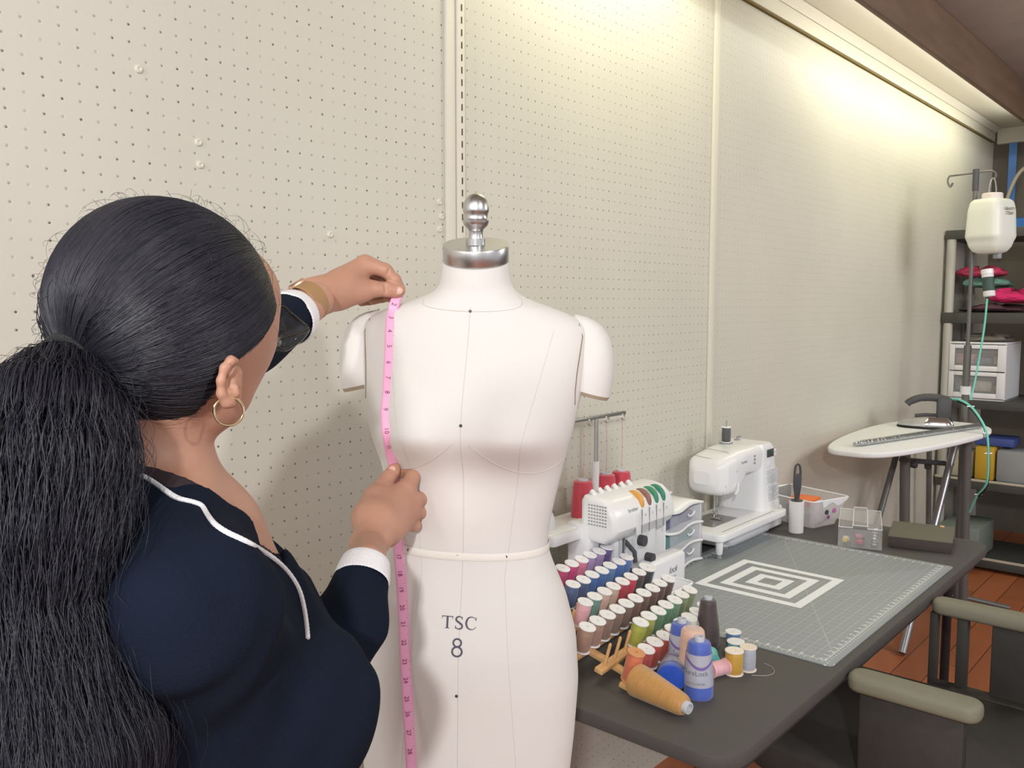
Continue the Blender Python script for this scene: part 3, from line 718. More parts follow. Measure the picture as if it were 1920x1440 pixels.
NAMES = {(196, 64, 112): 'deep pink', (206, 62, 118): 'magenta', (226, 120, 150): 'half-wound rose', (172, 140, 190): 'lilac', (164, 134, 184): 'lavender', (92, 74, 132): 'purple',
 (70, 88, 132): 'slate navy', (66, 82, 126): 'navy', (58, 96, 164): 'mid blue', (62, 104, 172): 'cobalt', (84, 124, 180): 'steel blue', (70, 108, 184): 'royal blue', (84, 122, 190): 'cornflower blue',
 (240, 178, 188): 'baby pink', (102, 146, 132): 'sea green', (218, 178, 160): 'peach', (204, 176, 150): 'beige', (182, 54, 70): 'crimson', (206, 58, 78): 'bright red', (84, 70, 70): 'charcoal brown', (58, 62, 68): 'black'}
ROWN = ['top', 'second', 'third', 'fourth', 'fifth', 'front']
ORD = ['first', 'second', 'third', 'fourth', 'fifth', 'sixth', 'seventh', 'eighth', 'ninth', 'tenth']
R4N = ['pinkish tan', 'rosy tan', 'taupe', 'mushroom brown', 'grey brown', 'coffee brown', 'warm brown', 'umber', 'dark brown', 'darkest brown']
R5N = {3: 'olive yellow', 4: 'lime olive', 5: 'forest green', 6: 'deep green', 7: 'grass green', 8: 'moss green', 9: 'sage green'}
R6N = {0: 'orange', 1: 'brick red', 2: 'rust red', 3: 'tile red', 4: 'terracotta red', 5: 'yellow', 6: 'pale yellow', 7: 'white', 8: 'off-white'}
def slant(r, c):
    o = RO + RR * (5 - r) + RC * c; m = frame(o, RC, RR); return m @ Matrix.Rotation(0.13 * math.sin(r * 5.1 + c * 7.7), 4, 'Z') @ Matrix.Rotation(0.02 * math.sin(c * 3.3 + r), 4, 'X')
for r in range(6):
    for c in range(10):
        if r < 2 and c < 2: continue
        o = RO + RR * (5 - r) + RC * c
        if c not in SP[r]:
            MB().lathe([(0.0034, -0.004), (0.0034, 0.045), (0.0024, 0.048), (0, 0.0485)], 10, RT @ frame(o, RC, RR)).build('peg', M_wood, rack); continue
        col = SP[r][c]
        nm = NAMES.get(col) if r < 3 else (R4N[c] if r == 3 else (R5N[c] if r == 4 else R6N[c]))
        order = sorted(SP[r]).index(c)
        lab = '%s thread spool on the %s row of the wooden rack' % (nm, ROWN[r])
        if r == 5 and c == 0:
            spool('thread_spool', 'orange thread spool with wooden ends at the near end of the front rack row', 'thread spool', col, 0.0165, 0.062, 'spools on the wooden rack', slant(r, c), capc=(214, 150, 100))
        elif r == 2 and c == 9: spool('thread_spool', 'black thread spool at the far end of the third row of the rack', 'thread spool', col, 0.0195, 0.056, 'spools on the wooden rack', slant(r, c))
        else: spool('thread_spool', lab, 'thread spool', col, 0.0168 if r > 2 else 0.0162, 0.0555, 'spools on the wooden rack', slant(r, c))

# ---- cones and loose spools in front of the rack
def cone_prof(h, rb, rt): return [(rb * 0.93, 0.0), (rb, 0.003), (rb, h * 0.10), (rb * 0.93 + rt * 0.07, h * 0.35), (rt * 1.05, h * 0.86), (rt, h * 0.93), (rt * 0.85, h * 0.965), (rt * 0.5, h * 0.97)]
M_wrap = mat('clear_wrap', (240, 242, 250), 0.1, alpha=0.07, spec=0.9)
M_label = mat('silver_label', (190, 192, 208), 0.4, metal=0.25)
M_purple = mat('purple_label_band', (116, 86, 168), 0.5)
def wrapped_cone(label, M, txt, ang):
    t = thing('thread_cone', label, 'thread cone', group='plastic wrapped blue thread cones')
    H, rb, rt = 0.112, 0.0278, 0.0215
    MB().lathe(cone_prof(H, rb, rt), 36).build('thread', thread_mat((42, 84, 190)), t)
    MB().lathe([(0.0095, H * 0.93), (0.0095, H + 0.004), (0.0085, H + 0.006), (0.006, H + 0.006), (0.006, H * 0.93)], 20, cap=False).build('cone_core', mat('grey_core', (196, 200, 208), 0.4), t)
    def rad(z): return interp(z / H, [0, 0.1, 0.35, 0.86], [rb, rb, rb * 0.93 + rt * 0.07, rt * 1.05]) + 0.0006
    lb = MB(); lb.grid(lambda u, v: Vector((rad(0.026 + 0.058 * v) * math.cos(2 * PI * u), rad(0.026 + 0.058 * v) * math.sin(2 * PI * u), 0.026 + 0.062 * v)), 48, 6, closed_u=True)
    lo_ = lb.build('label', M_label, t)
    wv = MB(); wv.grid(lambda u, v: (lambda z, a: Vector((rad(z) * 1.012 * math.cos(a), rad(z) * 1.012 * math.sin(a), z)))(0.068 + 0.008 * math.sin(2 * (2 * PI * u) + ang) + 0.006 * v, 2 * PI * u), 64, 3, closed_u=True)
    wv.build('purple_wave', M_purple, lo_)
    tv, tf = text_geo(txt, 0.0135, 0, res=2)
    MB().add([(lambda z, a: Vector((rad(z) * 1.02 * math.cos(a), rad(z) * 1.02 * math.sin(a), z)))(0.054 + q.y, ang + q.x / rb) for q in tv], tf).build('lettering', M_ink, lo_)
    tv, tf = text_geo('100% POLYESTER', 0.005, 0, res=1)
    MB().add([(lambda z, a: Vector((rad(z) * 1.02 * math.cos(a), rad(z) * 1.02 * math.sin(a), z)))(0.034 + q.y, ang + q.x / rb) for q in tv], tf).build('small_print', M_ink, lo_)
    MB().lathe([(rb * 1.03, 0.001), (rb * 1.05, 0.02), (rb * 1.02, H * 0.4), (rt * 1.10, H * 0.88), (rt * 0.95, H * 0.97), (0.011, H * 0.985)], 36, cap=False).build('wrapping', M_wrap, t)
    t.matrix_world = M; return t
p = Pz(1313, 1312, TZ)
wrapped_cone('blue thread cone in clear wrap standing nearest the table edge', Matrix.Translation((1.455, -0.540, TZ)), 'SureLock', math.radians(195))
wrapped_cone('blue thread cone in clear wrap standing behind the lying blue one, beside the rack', Matrix.Translation((1.518, -0.466, TZ)), 'SureLock', math.radians(222))
# the lying one: base toward the camera left
a_ = Vector((1.424, -0.496, TZ + 0.030)); b_ = Vector((1.522, -0.449, TZ + 0.026)); ax = (b_ - a_).normalized()
lyM = Matrix.Translation(a_) @ ax.to_track_quat('Z', 'Y').to_matrix().to_4x4()
wrapped_cone('blue thread cone in clear wrap lying on its side behind the gold cone', lyM, 'SureLock', math.radians(60))
t = thing('thread_cone', 'peach thread cone with a clear knob between the two standing blue cones', 'thread cone', (1.492, -0.505, TZ))
MB().lathe(cone_prof(0.118, 0.027, 0.0225), 32).build('thread', thread_mat((226, 186, 166)), t)
MB().lathe([(0.012, 0.110), (0.0125, 0.124), (0.010, 0.130), (0.0, 0.132)], 20, cap=False).build('clear_knob', M_frost, t)
t = thing('thread_cone', 'dark brown thread cone standing at the edge of the cutting mat', 'thread cone', (1.690, -0.432, TZ))
MB().lathe(cone_prof(0.108, 0.0265, 0.0175), 32).build('thread', thread_mat((78, 66, 68), 0.1), t)
MB().lathe([(0.009, 0.100), (0.009, 0.111), (0.0065, 0.112), (0.006, 0.106)], 20, cap=False).build('cone_core', mat('grey_core', (196, 200, 208), 0.4), t)
# gold cone lying at the front
a_ = Vector((1.375, -0.452, TZ + 0.0325)); b_ = Vector((1.352, -0.585, TZ + 0.022)); ax = (b_ - a_).normalized()
t = thing('thread_cone', 'gold thread cone lying on its side at the front of the rack', 'thread cone'); 
MB().lathe([(0.026, -0.004), (0.031, 0.0), (0.0315, 0.006), (0.028, 0.04), (0.0215, 0.100), (0.0195, 0.112), (0.0165, 0.118), (0.011, 0.1185)], 36).build('thread', thread_mat((196, 146, 84)), t)
MB().lathe([(0.0115, 0.112), (0.0115, 0.127), (0.0105, 0.1285), (0.0080, 0.1285), (0.0075, 0.112)], 24, cap=False).build('cone_core', mat('grey_core', (196, 200, 208), 0.4), t)
t.matrix_world = Matrix.Translation(a_) @ ax.to_track_quat('Z', 'Y').to_matrix().to_4x4()
# loose spools
def up(x, y, z=TZ, a=0): return Matrix.Translation((x, y, z)) @ Matrix.Rotation(a, 4, 'Z')
G = 'loose spools beside the cutting mat'
spool('thread_spool', 'mustard gold spool standing nearest the blue cones', 'thread spool', (206, 156, 48), 0.0182, 0.050, G, up(1.592, -0.545), capc=(246, 238, 226), rim=1.05)
spool('thread_spool', 'silver grey shiny spool standing right of the mustard one', 'thread spool', (176, 180, 194), 0.0158, 0.050, G, up(1.628, -0.558), capc=(240, 226, 212), rim=1.12)
spool('thread_spool', 'teal spool standing behind the silver one', 'thread spool', (70, 160, 160), 0.0168, 0.044, G, up(1.652, -0.518), rim=1.1)
spool('thread_spool', 'blue spool standing at the corner of the mat', 'thread spool', (78, 112, 160), 0.0155, 0.048, G, up(1.690, -0.493), rim=1.1)
def lie(x, y, az, r): return Matrix.Translation((x, y, TZ + r)) @ Matrix.Rotation(az, 4, 'Z') @ Matrix.Rotation(PI / 2, 4, 'Y')
spool('thread_spool', 'turquoise spool lying on its side with the end facing out', 'thread spool', (96, 196, 192), 0.0150, 0.038, G, lie(1.585, -0.500, math.radians(35), 0.0162), capc=(110, 206, 202), rim=1.08)
spool('thread_spool', 'pink spool lying on its side beside the mustard one', 'thread spool', (240, 178, 188), 0.0155, 0.042, G, lie(1.540, -0.520, math.radians(-20), 0.0168), capc=(244, 190, 198), rim=1.08)
tt = MB().tube(smoothpath([(1.607, -0.577, TZ + 0.001), (1.625, -0.600, TZ + 0.0008), (1.650, -0.605, TZ + 0.0008), (1.672, -0.590, TZ + 0.0008), (1.680, -0.570, TZ + 0.0008)], 6), 0.0005, 5).build('loose_thread', mat('loose_thread_fibre', (200, 196, 186), 0.7)); tag(tt, 'loose pale thread end curling over the table beside the silver spool', 'thread')
# white clip-shaped funnel behind the brown cone
def boxy(name, label, cat, x0, x1, y0, y1, z0, z1, m, bev=0.003):
    return tag(MB().box(((x0 + x1) / 2, (y0 + y1) / 2, (z0 + z1) / 2), (x1 - x0, y1 - y0, z1 - z0), bev).build(name, m), label, cat)

# ---- overlock machine
ov = thing('overlock_machine', 'white overlock sewing machine with coloured tension dials behind the thread rack', 'overlock machine', (1.83, -0.05, TZ))
OT = Matrix.Translation((-1.83, 0.05, -TZ))
def om(name, fn, m, parent=None, **k):
    b = MB(); fn(b); return b.build(name, m, parent or ov, **k)
def ovpoly(pts, x0, x1):  # side outline (y, z) swept along x
    return pts, frame((0, 0, 0), (0, 1, 0), (0, 0, 1)), x0, x1
def sweep_x(b, pts, x0, x1, bev=0.004, seg=3):
    b.prism(pts, x0, x1, OT @ frame((0, 0, 0), (0, 1, 0), (0, 0, 1)), bev=bev, seg=seg)
headp = [(-0.160, 0.935), (-0.170, 0.950), (-0.168, 0.980), (-0.154, 1.008), (-0.134, 1.024), (-0.105, 1.031), (-0.072, 1.030), (-0.064, 1.018), (-0.064, 0.935), (-0.080, 0.915), (-0.135, 0.915)]
# the front edge of the head runs from the rounded left corner to the right end
head = om('head', lambda b: sweep_x(b, headp, 1.712, 1.995, 0.014, 5), M_white)
om('column', lambda b: b.box((1.885, -0.065, 0.86), (0.20, 0.11, 0.20), 0.012, M=OT), M_white2)
om('arm_post', lambda b: b.box((1.735, -0.060, 0.86), (0.05, 0.07, 0.20), 0.01, M=OT), M_white2)
om('base', lambda b: b.prism(rrect(1.64, 2.005, -0.165, 0.045, 0.02), 0.752, 0.800, OT, bev=0.006), M_white)
om('front_cover', lambda b: b.box((1.925, -0.172, 0.805), (0.165, 0.05, 0.095), 0.012, M=OT, seg=4), M_white)
om('cloth_plate', lambda b: b.prism(rrect(1.60, 1.80, -0.15, 0.0, 0.02), 0.800, 0.822, OT, bev=0.006), M_white)
om('stand_shelf', lambda b: b.prism(rrect(1.60, 1.98, -0.055, 0.055, 0.012), 0.930, 0.948, OT, bev=0.004), M_white)
# vent holes in the left cheek
vb = MB()
for i in range(7):
    for j in range(7): vb.box((1.7115, -0.142 + i * 0.0082, 0.962 + j * 0.0080), (0.0012, 0.0046, 0.0034), M=OT)
vb.build('vent_grille', M_greyp, head)
# dials: coloured wheels set in the rounded front-top edge, each with its slot panel
for k, (dc, nm) in enumerate((((226, 168, 84), 'amber'), ((150, 112, 100), 'brown'), ((70, 146, 112), 'green'), ((66, 140, 116), 'teal green'))):
    x = 1.845 + k * 0.034
    o = om('tension_dial', lambda b: b.lathe([(0.010, -0.0055), (0.0225, -0.0055), (0.0245, -0.003), (0.0245, 0.003), (0.0225, 0.0055), (0.010, 0.0055)], 32, OT @ Matrix.Translation((x, -0.134, 0.999)) @ Matrix.Rotation(PI / 2, 4, 'Y') @ Matrix.Scale(1.25, 4)), mat('dial_%d' % k, dc, 0.45), ov)
    o['label'] = nm + ' dial wheel'
    om('slot_line', lambda b: b.box((x - 0.014, -0.1695, 0.958), (0.0012, 0.003, 0.062), M=OT), M_greyp, head)
    tv, tf = text_geo('%d' % (k + 4), 0.010, 0, res=1)
    MB().add([OT @ frame((x + 0.001, -0.1705, 0.972), (1, 0, 0), (0, 0.05, 1)) @ q for q in tv], tf).build('dial_number', M_ink, head)
def letter(txt, size, o, m, parent, shear=0.0, x=(1, 0, 0), y=(0, 0, 1), M0=OT, name='lettering', res=2):
    tv, tf = text_geo(txt, size, 0, shear=shear, res=res)
    return MB().add([M0 @ frame(o, x, y) @ q for q in tv], tf).build(name, m, parent)
letter('brother', 0.0135, (1.800, -0.1640, 0.993), M_ink, head, y=(0, 0.42, 1))
letter('lock', 0.024, (1.938, -0.1977, 0.815), M_ink, ov, shear=0.4)
letter('1034D', 0.009, (1.942, -0.1977, 0.795), M_ink, ov)
om('rocker_cover', lambda b: b.box((1.815, -0.170, 0.955), (0.020, 0.006, 0.056), 0.003, M=OT), M_white2, head)
om('thread_guide_ridge', lambda b: [b.tube([OT @ Vector((1.735 + k * 0.032, -0.095, 1.028)), OT @ Vector((1.735 + k * 0.032, -0.085, 1.038)), OT @ Vector((1.745 + k * 0.032, -0.075, 1.032))], 0.006, 8) for k in range(6)], M_white, head)
om('needle_bar', lambda b: (b.tube([OT @ Vector((1.800, -0.135, 0.925)), OT @ Vector((1.800, -0.135, 0.85))], 0.0035, 8), b.tube([OT @ Vector((1.812, -0.13, 0.925)), OT @ Vector((1.812, -0.13, 0.86))], 0.003, 8)), M_chrome)
om('presser_foot', lambda b: (b.box((1.805, -0.15, 0.835), (0.02, 0.05, 0.010), 0.003, M=OT), b.tube([OT @ Vector((1.83, -0.12, 0.90)), OT @ Vector((1.845, -0.14, 0.87)), OT @ Vector((1.84, -0.145, 0.845))], 0.006, 8)), M_dgrey)
om('feed_knob', lambda b: (b.tube([OT @ Vector((1.845, -0.17, 0.905)), OT @ Vector((1.845, -0.155, 0.905))], 0.014, 16), b.tube([OT @ Vector((1.862, -0.185, 0.86)), OT @ Vector((1.862, -0.165, 0.86))], 0.012, 16)), M_dgrey)
om('looper_glass', lambda b: b.box((1.90, -0.115, 0.885), (0.075, 0.02, 0.045), 0.008, M=OT), M_frost)
# thread tree
pole_b = Py(1117, 905, 0.030); pole_t = Py(1117, 784, 0.030)
om('tree_pole', lambda b: b.tube([OT @ Vector((pole_b.x, 0.03, 0.94)), OT @ Vector((pole_b.x, 0.03, pole_t.z))], 0.0055, 12), M_steel)
om('pole_sleeve', lambda b: b.tube([OT @ Vector((pole_b.x, 0.03, 0.94)), OT @ Vector((pole_b.x, 0.03, 1.075))], 0.0095, 12), M_white)
bl = Py(1062, 793, 0.030); br_ = Py(1172, 773, 0.030)
om('tree_bar', lambda b: b.box(((bl.x + br_.x) / 2, 0.03, pole_t.z + 0.002), (br_.x - bl.x, 0.008, 0.010), 0.002, M=OT), mat('dull_aluminium', (150, 150, 146), 0.4, metal=0.7))
for k in range(4):
    x = bl.x + (br_.x - bl.x) * (0.06 + 0.29 * k)
    om('thread_hook', lambda b: b.tube([OT @ Vector((x + 0.008 * math.cos(a), 0.024, pole_t.z - 0.008 + 0.008 * math.sin(a))) for a in np.linspace(0, 5.4, 12)], 0.0015, 6), M_steel)
# oil bottle on the shelf end
t = thing('oil_bottle', 'small white oil bottle with a thin spout on the end of the overlock stand', 'bottle', (1.655, -0.015, 0.948 - 0.002))
sb = om('shelf_end', lambda b: b.prism(rrect(1.600, 1.715, -0.07, 0.04, 0.01), 0.920, 0.946, OT, bev=0.003), M_white)
MB().lathe([(0.014, 0.0), (0.0155, 0.003), (0.014, 0.022), (0.009, 0.036), (0.0075, 0.040), (0.0, 0.040)], 24).build('bottle_body', M_white2, t)
MB().lathe([(0.0065, 0.038), (0.0055, 0.046), (0.0018, 0.048), (0.0012, 0.078), (0.0, 0.079)], 16).build('spout', M_white, t)
# red cones on the stand
for k, (u, v, y, hh) in enumerate(((1093, 898, 0.0, 0.118), (1136, 886, 0.020, 0.112), (1165, 880, 0.020, 0.112))):
    q = Py(u, v, y); z0 = 0.948 if k else 0.946
    t = thing('thread_cone', ['red thread cone at the outer end of the overlock stand', 'red thread cone just behind the overlock head, right of the pole', 'red thread cone furthest right on the overlock stand'][k], 'thread cone', (q.x, y, z0), group='red cones on the overlock stand')
    H = q.z - z0
    MB().lathe([(0.030, 0.0), (0.0315, 0.004), (0.031, H * 0.2), (0.0255, H * 0.85), (0.0245, H * 0.93), (0.020, H * 0.955), (0.011, H * 0.96)], 32).build('thread', thread_mat((198, 62, 82)), t)
    MB().lathe([(0.0135, H * 0.93), (0.0135, H), (0.0115, H + 0.001), (0.010, H * 0.95)], 20, cap=False).build('cone_core', mat('grey_core', (196, 200, 208), 0.4), t)
    MB().tube(smoothpath([(0.0, 0.0, H), (0.004, 0.0, H + 0.06), (0.0, 0.0, pole_t.z - z0 - 0.012)], 5), 0.00035, 4).build('thread_strand', thread_mat((198, 62, 82)), t)
# white waste tray in front of the overlock
wt_ = thing('waste_tray', 'white open plastic tray standing on the mat in front of the overlock', 'tray', (1.868, -0.232, TZ + 0.003))
def tray(u, v):
    a = 2 * PI * u; n = 5.0; sx = math.copysign(abs(math.cos(a)) ** (2 / n), math.cos(a)); sy = math.copysign(abs(math.sin(a)) ** (2 / n), math.sin(a))
    w_, d_ = 0.052 + 0.009 * v, 0.030 + 0.006 * v
    return Vector((sx * w_, sy * d_, 0.001 + 0.045 * v))
b = MB(); b.grid(tray, 48, 6, closed_u=True); b.add([tray(i / 48, 0) for i in range(48)], [tuple(range(48))]); b.tube([tray(i / 48, 1) for i in range(48)], 0.002, 6, closed=True)
b.build('tray_body', M_white, wt_, solid=0.0016)
MB().box((0.0, -0.035, 0.020), (0.025, 0.006, 0.007), 0.002).build('tray_handle', M_white, wt_)

# ---- three-drawer organiser with a little box on top
dr = thing('drawer_organiser', 'white three-drawer organiser with clear wavy drawers beside the overlock', 'drawer organiser', (2.155, -0.02, TZ + 0.004))
DX0, DX1, DY0, DY1 = -0.098, 0.098, -0.085, 0.085
ds = MB(); ds.box((DX0, 0, 0.088), (0.006, 0.165, 0.17), 0.002); ds.box((DX1, 0, 0.088), (0.006, 0.165, 0.17), 0.002); ds.box((0, DY1, 0.088), (0.196, 0.004, 0.17)); ds.build('case', M_white, dr)
wav = lambda x: 0.006 * math.sin(x / 0.196 * 2 * PI * 1.0 + 0.6) - 0.006 * math.cos(x / 0.098 * PI / 2)
for k, z in enumerate((0.004, 0.059, 0.114, 0.172)):
    def f(u, v, z=z): x = DX0 + 0.196 * u; return Vector((x, DY0 - 0.004 + wav(x) + v * (DY1 - DY0 + 0.002), z + 0.004 * math.sin(x / 0.196 * 2 * PI)))
    b = MB(); b.grid(f, 30, 4); o = b.build('shelf_plate' if k < 3 else 'top_plate', M_white, dr, solid=0.006)
M_stuff = [mat('stored_grey', (140, 140, 160), 0.8), mat('stored_teal', (110, 146, 150), 0.8), mat('stored_blue', (108, 112, 150), 0.8)]
for k in range(3):
    z0 = 0.010 + 0.055 * k
    def fr(u, v, z0=z0): x = DX0 + 0.006 + 0.184 * u; return Vector((x, DY0 - 0.003 + wav(x), z0 + 0.045 * v + 0.004 * math.sin(x / 0.196 * 2 * PI)))
    b = MB(); b.grid(fr, 24, 3); d_ = b.build('drawer', M_frost, dr, solid=0.002)
    h = MB(); h.tube([fr(0.62 + 0.012 * math.cos(a) * 9, 0.72 + 0.2 * math.sin(a)) + Vector((0, -0.006, 0)) for a in np.linspace(PI, 2 * PI, 10)], 0.0025, 6); h.build('pull', M_white, d_)
    h = MB(); h.box((-0.045, 0.0, z0 + 0.018), (0.078, 0.15, 0.036), 0.006); h.box((0.04, 0.0, z0 + 0.015), (0.07, 0.14, 0.030), 0.006); h.build('drawer_contents', M_stuff[k], d_)
bx = thing('plastic_box', 'small clear lidded box on top of the drawer organiser', 'box', (2.135, 0.0, TZ + 0.182), rz=0.1)
MB().box((0, 0, 0.010), (0.115, 0.085, 0.018), 0.004).build('box_body', mat('box_pinkish_clear', (226, 212, 210), 0.3, alpha=0.8), bx)
MB().box((0, 0, 0.021), (0.121, 0.090, 0.006), 0.0025).build('lid', M_white, bx)

# ---- computerised sewing machine with extension table
sw = thing('sewing_machine', 'white computerised sewing machine with a wide extension table', 'sewing machine', (2.52, -0.06, TZ))
ST = Matrix.Translation((-2.52, 0.06, -TZ))
def smx(name, fn, m, parent=None, **k):
    b = MB(); fn(b); return b.build(name, m, parent or sw, **k)
smx('bed', lambda b: b.prism(rrect(2.40, 2.815, -0.115, 0.04, 0.03), TZ + 0.004, 0.822, ST, bev=0.008, seg=4), M_white)
ext = smx('extension_table', lambda b: b.prism(rrect(2.272, 2.735, -0.162, 0.03, 0.022), 0.806, 0.828, ST, bev=0.004, seg=3), M_white)
smx('clear_underside', lambda b: b.box((2.52, -0.125, 0.785), (0.26, 0.03, 0.04), 0.01, M=ST), M_frost, ext)
smx('groove', lambda b: b.box((2.495, -0.140, 0.8285), (0.36, 0.0025, 0.0006), M=ST), M_greyp, ext)
for (x, y) in ((2.300, -0.140), (2.30, 0.01)):
    lg = smx('leg', lambda b: b.lathe([(0.0125, 0.056), (0.0115, 0.050), (0.010, 0.018), (0.008, 0.014), (0.004, 0.013)], 20, ST @ Matrix.Translation((x, y, TZ))), M_white, ext)
    smx('foot', lambda b: b.lathe([(0.0, 0.0), (0.008, 0.0), (0.009, 0.004), (0.004, 0.008), (0.0035, 0.014)], 16, ST @ Matrix.Translation((x, y, TZ + 0.003))), M_greyp, ext)
smx('needle_plate', lambda b: b.prism(rrect(2.345, 2.505, -0.095, 0.0, 0.004), 0.8282, 0.8292, ST), M_steel)
# column: tapering upright on the right
def col(u, v):
    a = 2 * PI * u; n = 6.0; sx = math.copysign(abs(math.cos(a)) ** (2 / n), math.cos(a)); sy = math.copysign(abs(math.sin(a)) ** (2 / n), math.sin(a))
    x0 = 2.625 + 0.012 * v; x1 = 2.790 - 0.048 * v; y0 = -0.118 + 0.012 * v; y1 = 0.045 - 0.006 * v; z = 0.822 + 0.222 * v
    if v > 0.93: q = (v - 0.93) / 0.07; x1 -= 0.012 * q * q; y0 += 0.006 * q * q; x0 += 0.004 * q
    return ST @ Vector(((x0 + x1) / 2 + sx * (x1 - x0) / 2, (y0 + y1) / 2 + sy * (y1 - y0) / 2, z))
b = MB(); b.grid(col, 48, 24, closed_u=True); b.add([col(i / 48, 1) for i in range(48)], [tuple(range(48))], 0, False); colm = b.build('column', M_white, sw)
# arm and needle head: rounded end on the left, arched top
def arm(u, v):
    # v along x from the head end to the column
    x = 2.392 + (2.66 - 2.392) * v
    z0 = interp(v, [0, 0.05, 0.12, 0.40, 0.46, 0.58, 1.0], [0.945, 0.918, 0.908, 0.906, 0.925, 0.958, 0.952])
    z1 = interp(v, [0, 0.04, 0.12, 0.25, 0.5, 0.8, 1.0], [0.985, 1.012, 1.028, 1.036, 1.044, 1.046, 1.044])
    y0 = interp(v, [0, 0.04, 0.12, 0.3, 1.0], [-0.055, -0.082, -0.100, -0.106, -0.106]); y1 = interp(v, [0, 0.04, 0.12, 1.0], [0.0, 0.022, 0.036, 0.040])
    a = 2 * PI * u; n = 4.2; sx = math.copysign(abs(math.cos(a)) ** (2 / n), math.cos(a)); sz = math.copysign(abs(math.sin(a)) ** (2 / n), math.sin(a))
    return ST @ Vector((x, (y0 + y1) / 2 + sx * (y1 - y0) / 2, (z0 + z1) / 2 + sz * (z1 - z0) / 2))
b = MB(); b.grid(lambda u, v: arm(u, v ** 1.3), 48, 46, closed_u=True); b.add([arm(i / 48, 0) for i in range(48)], [tuple(range(48))], 0, True); armo = b.build('arm', M_white, sw)
smx('top_cover_line', lambda b: b.tube([ST @ Vector(p) for p in ((2.468, 0.02, 1.0445), (2.470, -0.07, 1.0405), (2.472, -0.098, 1.022), (2.473, -0.1068, 0.98))], 0.0008, 5), M_greyp, armo)
smx('face_plate_line', lambda b: b.tube([ST @ Vector(p) for p in ((2.418, 0.01, 1.0275), (2.418, -0.055, 1.022), (2.418, -0.090, 0.99), (2.420, -0.096, 0.94), (2.420, -0.086, 0.915))], 0.0007, 5), M_greyp, armo)
smx('screen', lambda b: b.box((2.700, -0.1095, 1.012), (0.046, 0.004, 0.026), 0.0015, M=ST), mat('lcd_screen', (72, 84, 84), 0.2), colm)
smx('keypad', lambda b: (b.box((2.735, -0.110, 1.018), (0.013, 0.004, 0.010), 0.002, M=ST), b.box((2.735, -0.110, 1.004), (0.013, 0.004, 0.010), 0.002, M=ST), b.box((2.683, -0.1115, 0.975), (0.010, 0.004, 0.020), 0.002, M=ST), b.box((2.697, -0.1115, 0.975), (0.010, 0.004, 0.020), 0.002, M=ST)), M_white2, colm)
M_chart = mat('stitch_chart', (206, 208, 212), 0.6, noise=(180, 0.35))
smx('stitch_chart', lambda b: (b.box((2.710, -0.1135, 0.935), (0.072, 0.004, 0.046), M=ST), b.box((2.715, -0.116, 0.878), (0.076, 0.004, 0.050), M=ST)), M_chart, colm)
letter('brother', 0.0125, (2.520, -0.1075, 1.006), M_ink, armo, M0=ST)
smx('buttons', lambda b: [b.box((2.590, -0.1075, 1.016 - 0.011 * k), (0.008, 0.004, 0.006), 0.001, M=ST) for k in range(3)], M_greyp, armo)
smx('threader_lever', lambda b: b.tube([ST @ Vector(p) for p in ((2.478, -0.108, 0.945), (2.468, -0.112, 0.925), (2.458, -0.108, 0.912))], 0.0035, 8), M_white2, armo)
smx('needle_bar', lambda b: (b.tube([ST @ Vector((2.445, -0.045, 0.91)), ST @ Vector((2.445, -0.045, 0.852))], 0.0035, 8), b.tube([ST @ Vector((2.460, -0.045, 0.91)), ST @ Vector((2.460, -0.045, 0.868))], 0.003, 8), b.tube([ST @ Vector((2.445, -0.045, 0.855)), ST @ Vector((2.445, -0.045, 0.832))], 0.001, 6)), M_chrome)
smx('presser_foot', lambda b: (b.box((2.445, -0.052, 0.834), (0.018, 0.034, 0.005), 0.001, M=ST), b.box((2.448, -0.047, 0.848), (0.012, 0.012, 0.014), 0.002, M=ST), b.tube([ST @ Vector(p) for p in ((2.463, -0.045, 0.88), (2.475, -0.06, 0.872), (2.477, -0.066, 0.89))], 0.0018, 6)), M_chrome)
smx('spool_pin', lambda b: (b.tube([ST @ Vector((2.592, -0.005, 1.04)), ST @ Vector((2.592, -0.005, 1.121))], 0.0022, 8), b.lathe([(0.0, 0.0), (0.022, 0.0), (0.022, 0.004), (0.0, 0.004)], 24, ST @ Matrix.Translation((2.592, -0.005, 1.0445)))), M_greyp)
smx('bobbin_winder', lambda b: (b.lathe([(0.010, 0.0), (0.010, 0.004), (0.003, 0.005), (0.003, 0.014), (0.0, 0.014)], 16, ST @ Matrix.Translation((2.690, 0.005, 1.0435))), b.box((2.705, 0.005, 1.054), (0.018, 0.008, 0.006), 0.001, M=ST)), M_greyp)
spool('thread_spool', 'black thread spool on the pin of the sewing machine', 'thread spool', (66, 66, 70), 0.0150, 0.052, None, Matrix.Translation((2.592, -0.005, 1.0490)), rim=1.06)
# carry handle hint at the back
smx('hand_wheel', lambda b: b.lathe([(0.0, 0.0), (0.026, 0.0), (0.028, 0.004), (0.028, 0.014), (0.024, 0.018), (0.0, 0.018)], 28, ST @ Matrix.Translation((2.752, -0.01, 0.985)) @ Matrix.Rotation(PI / 2, 4, 'Y')), M_white2)

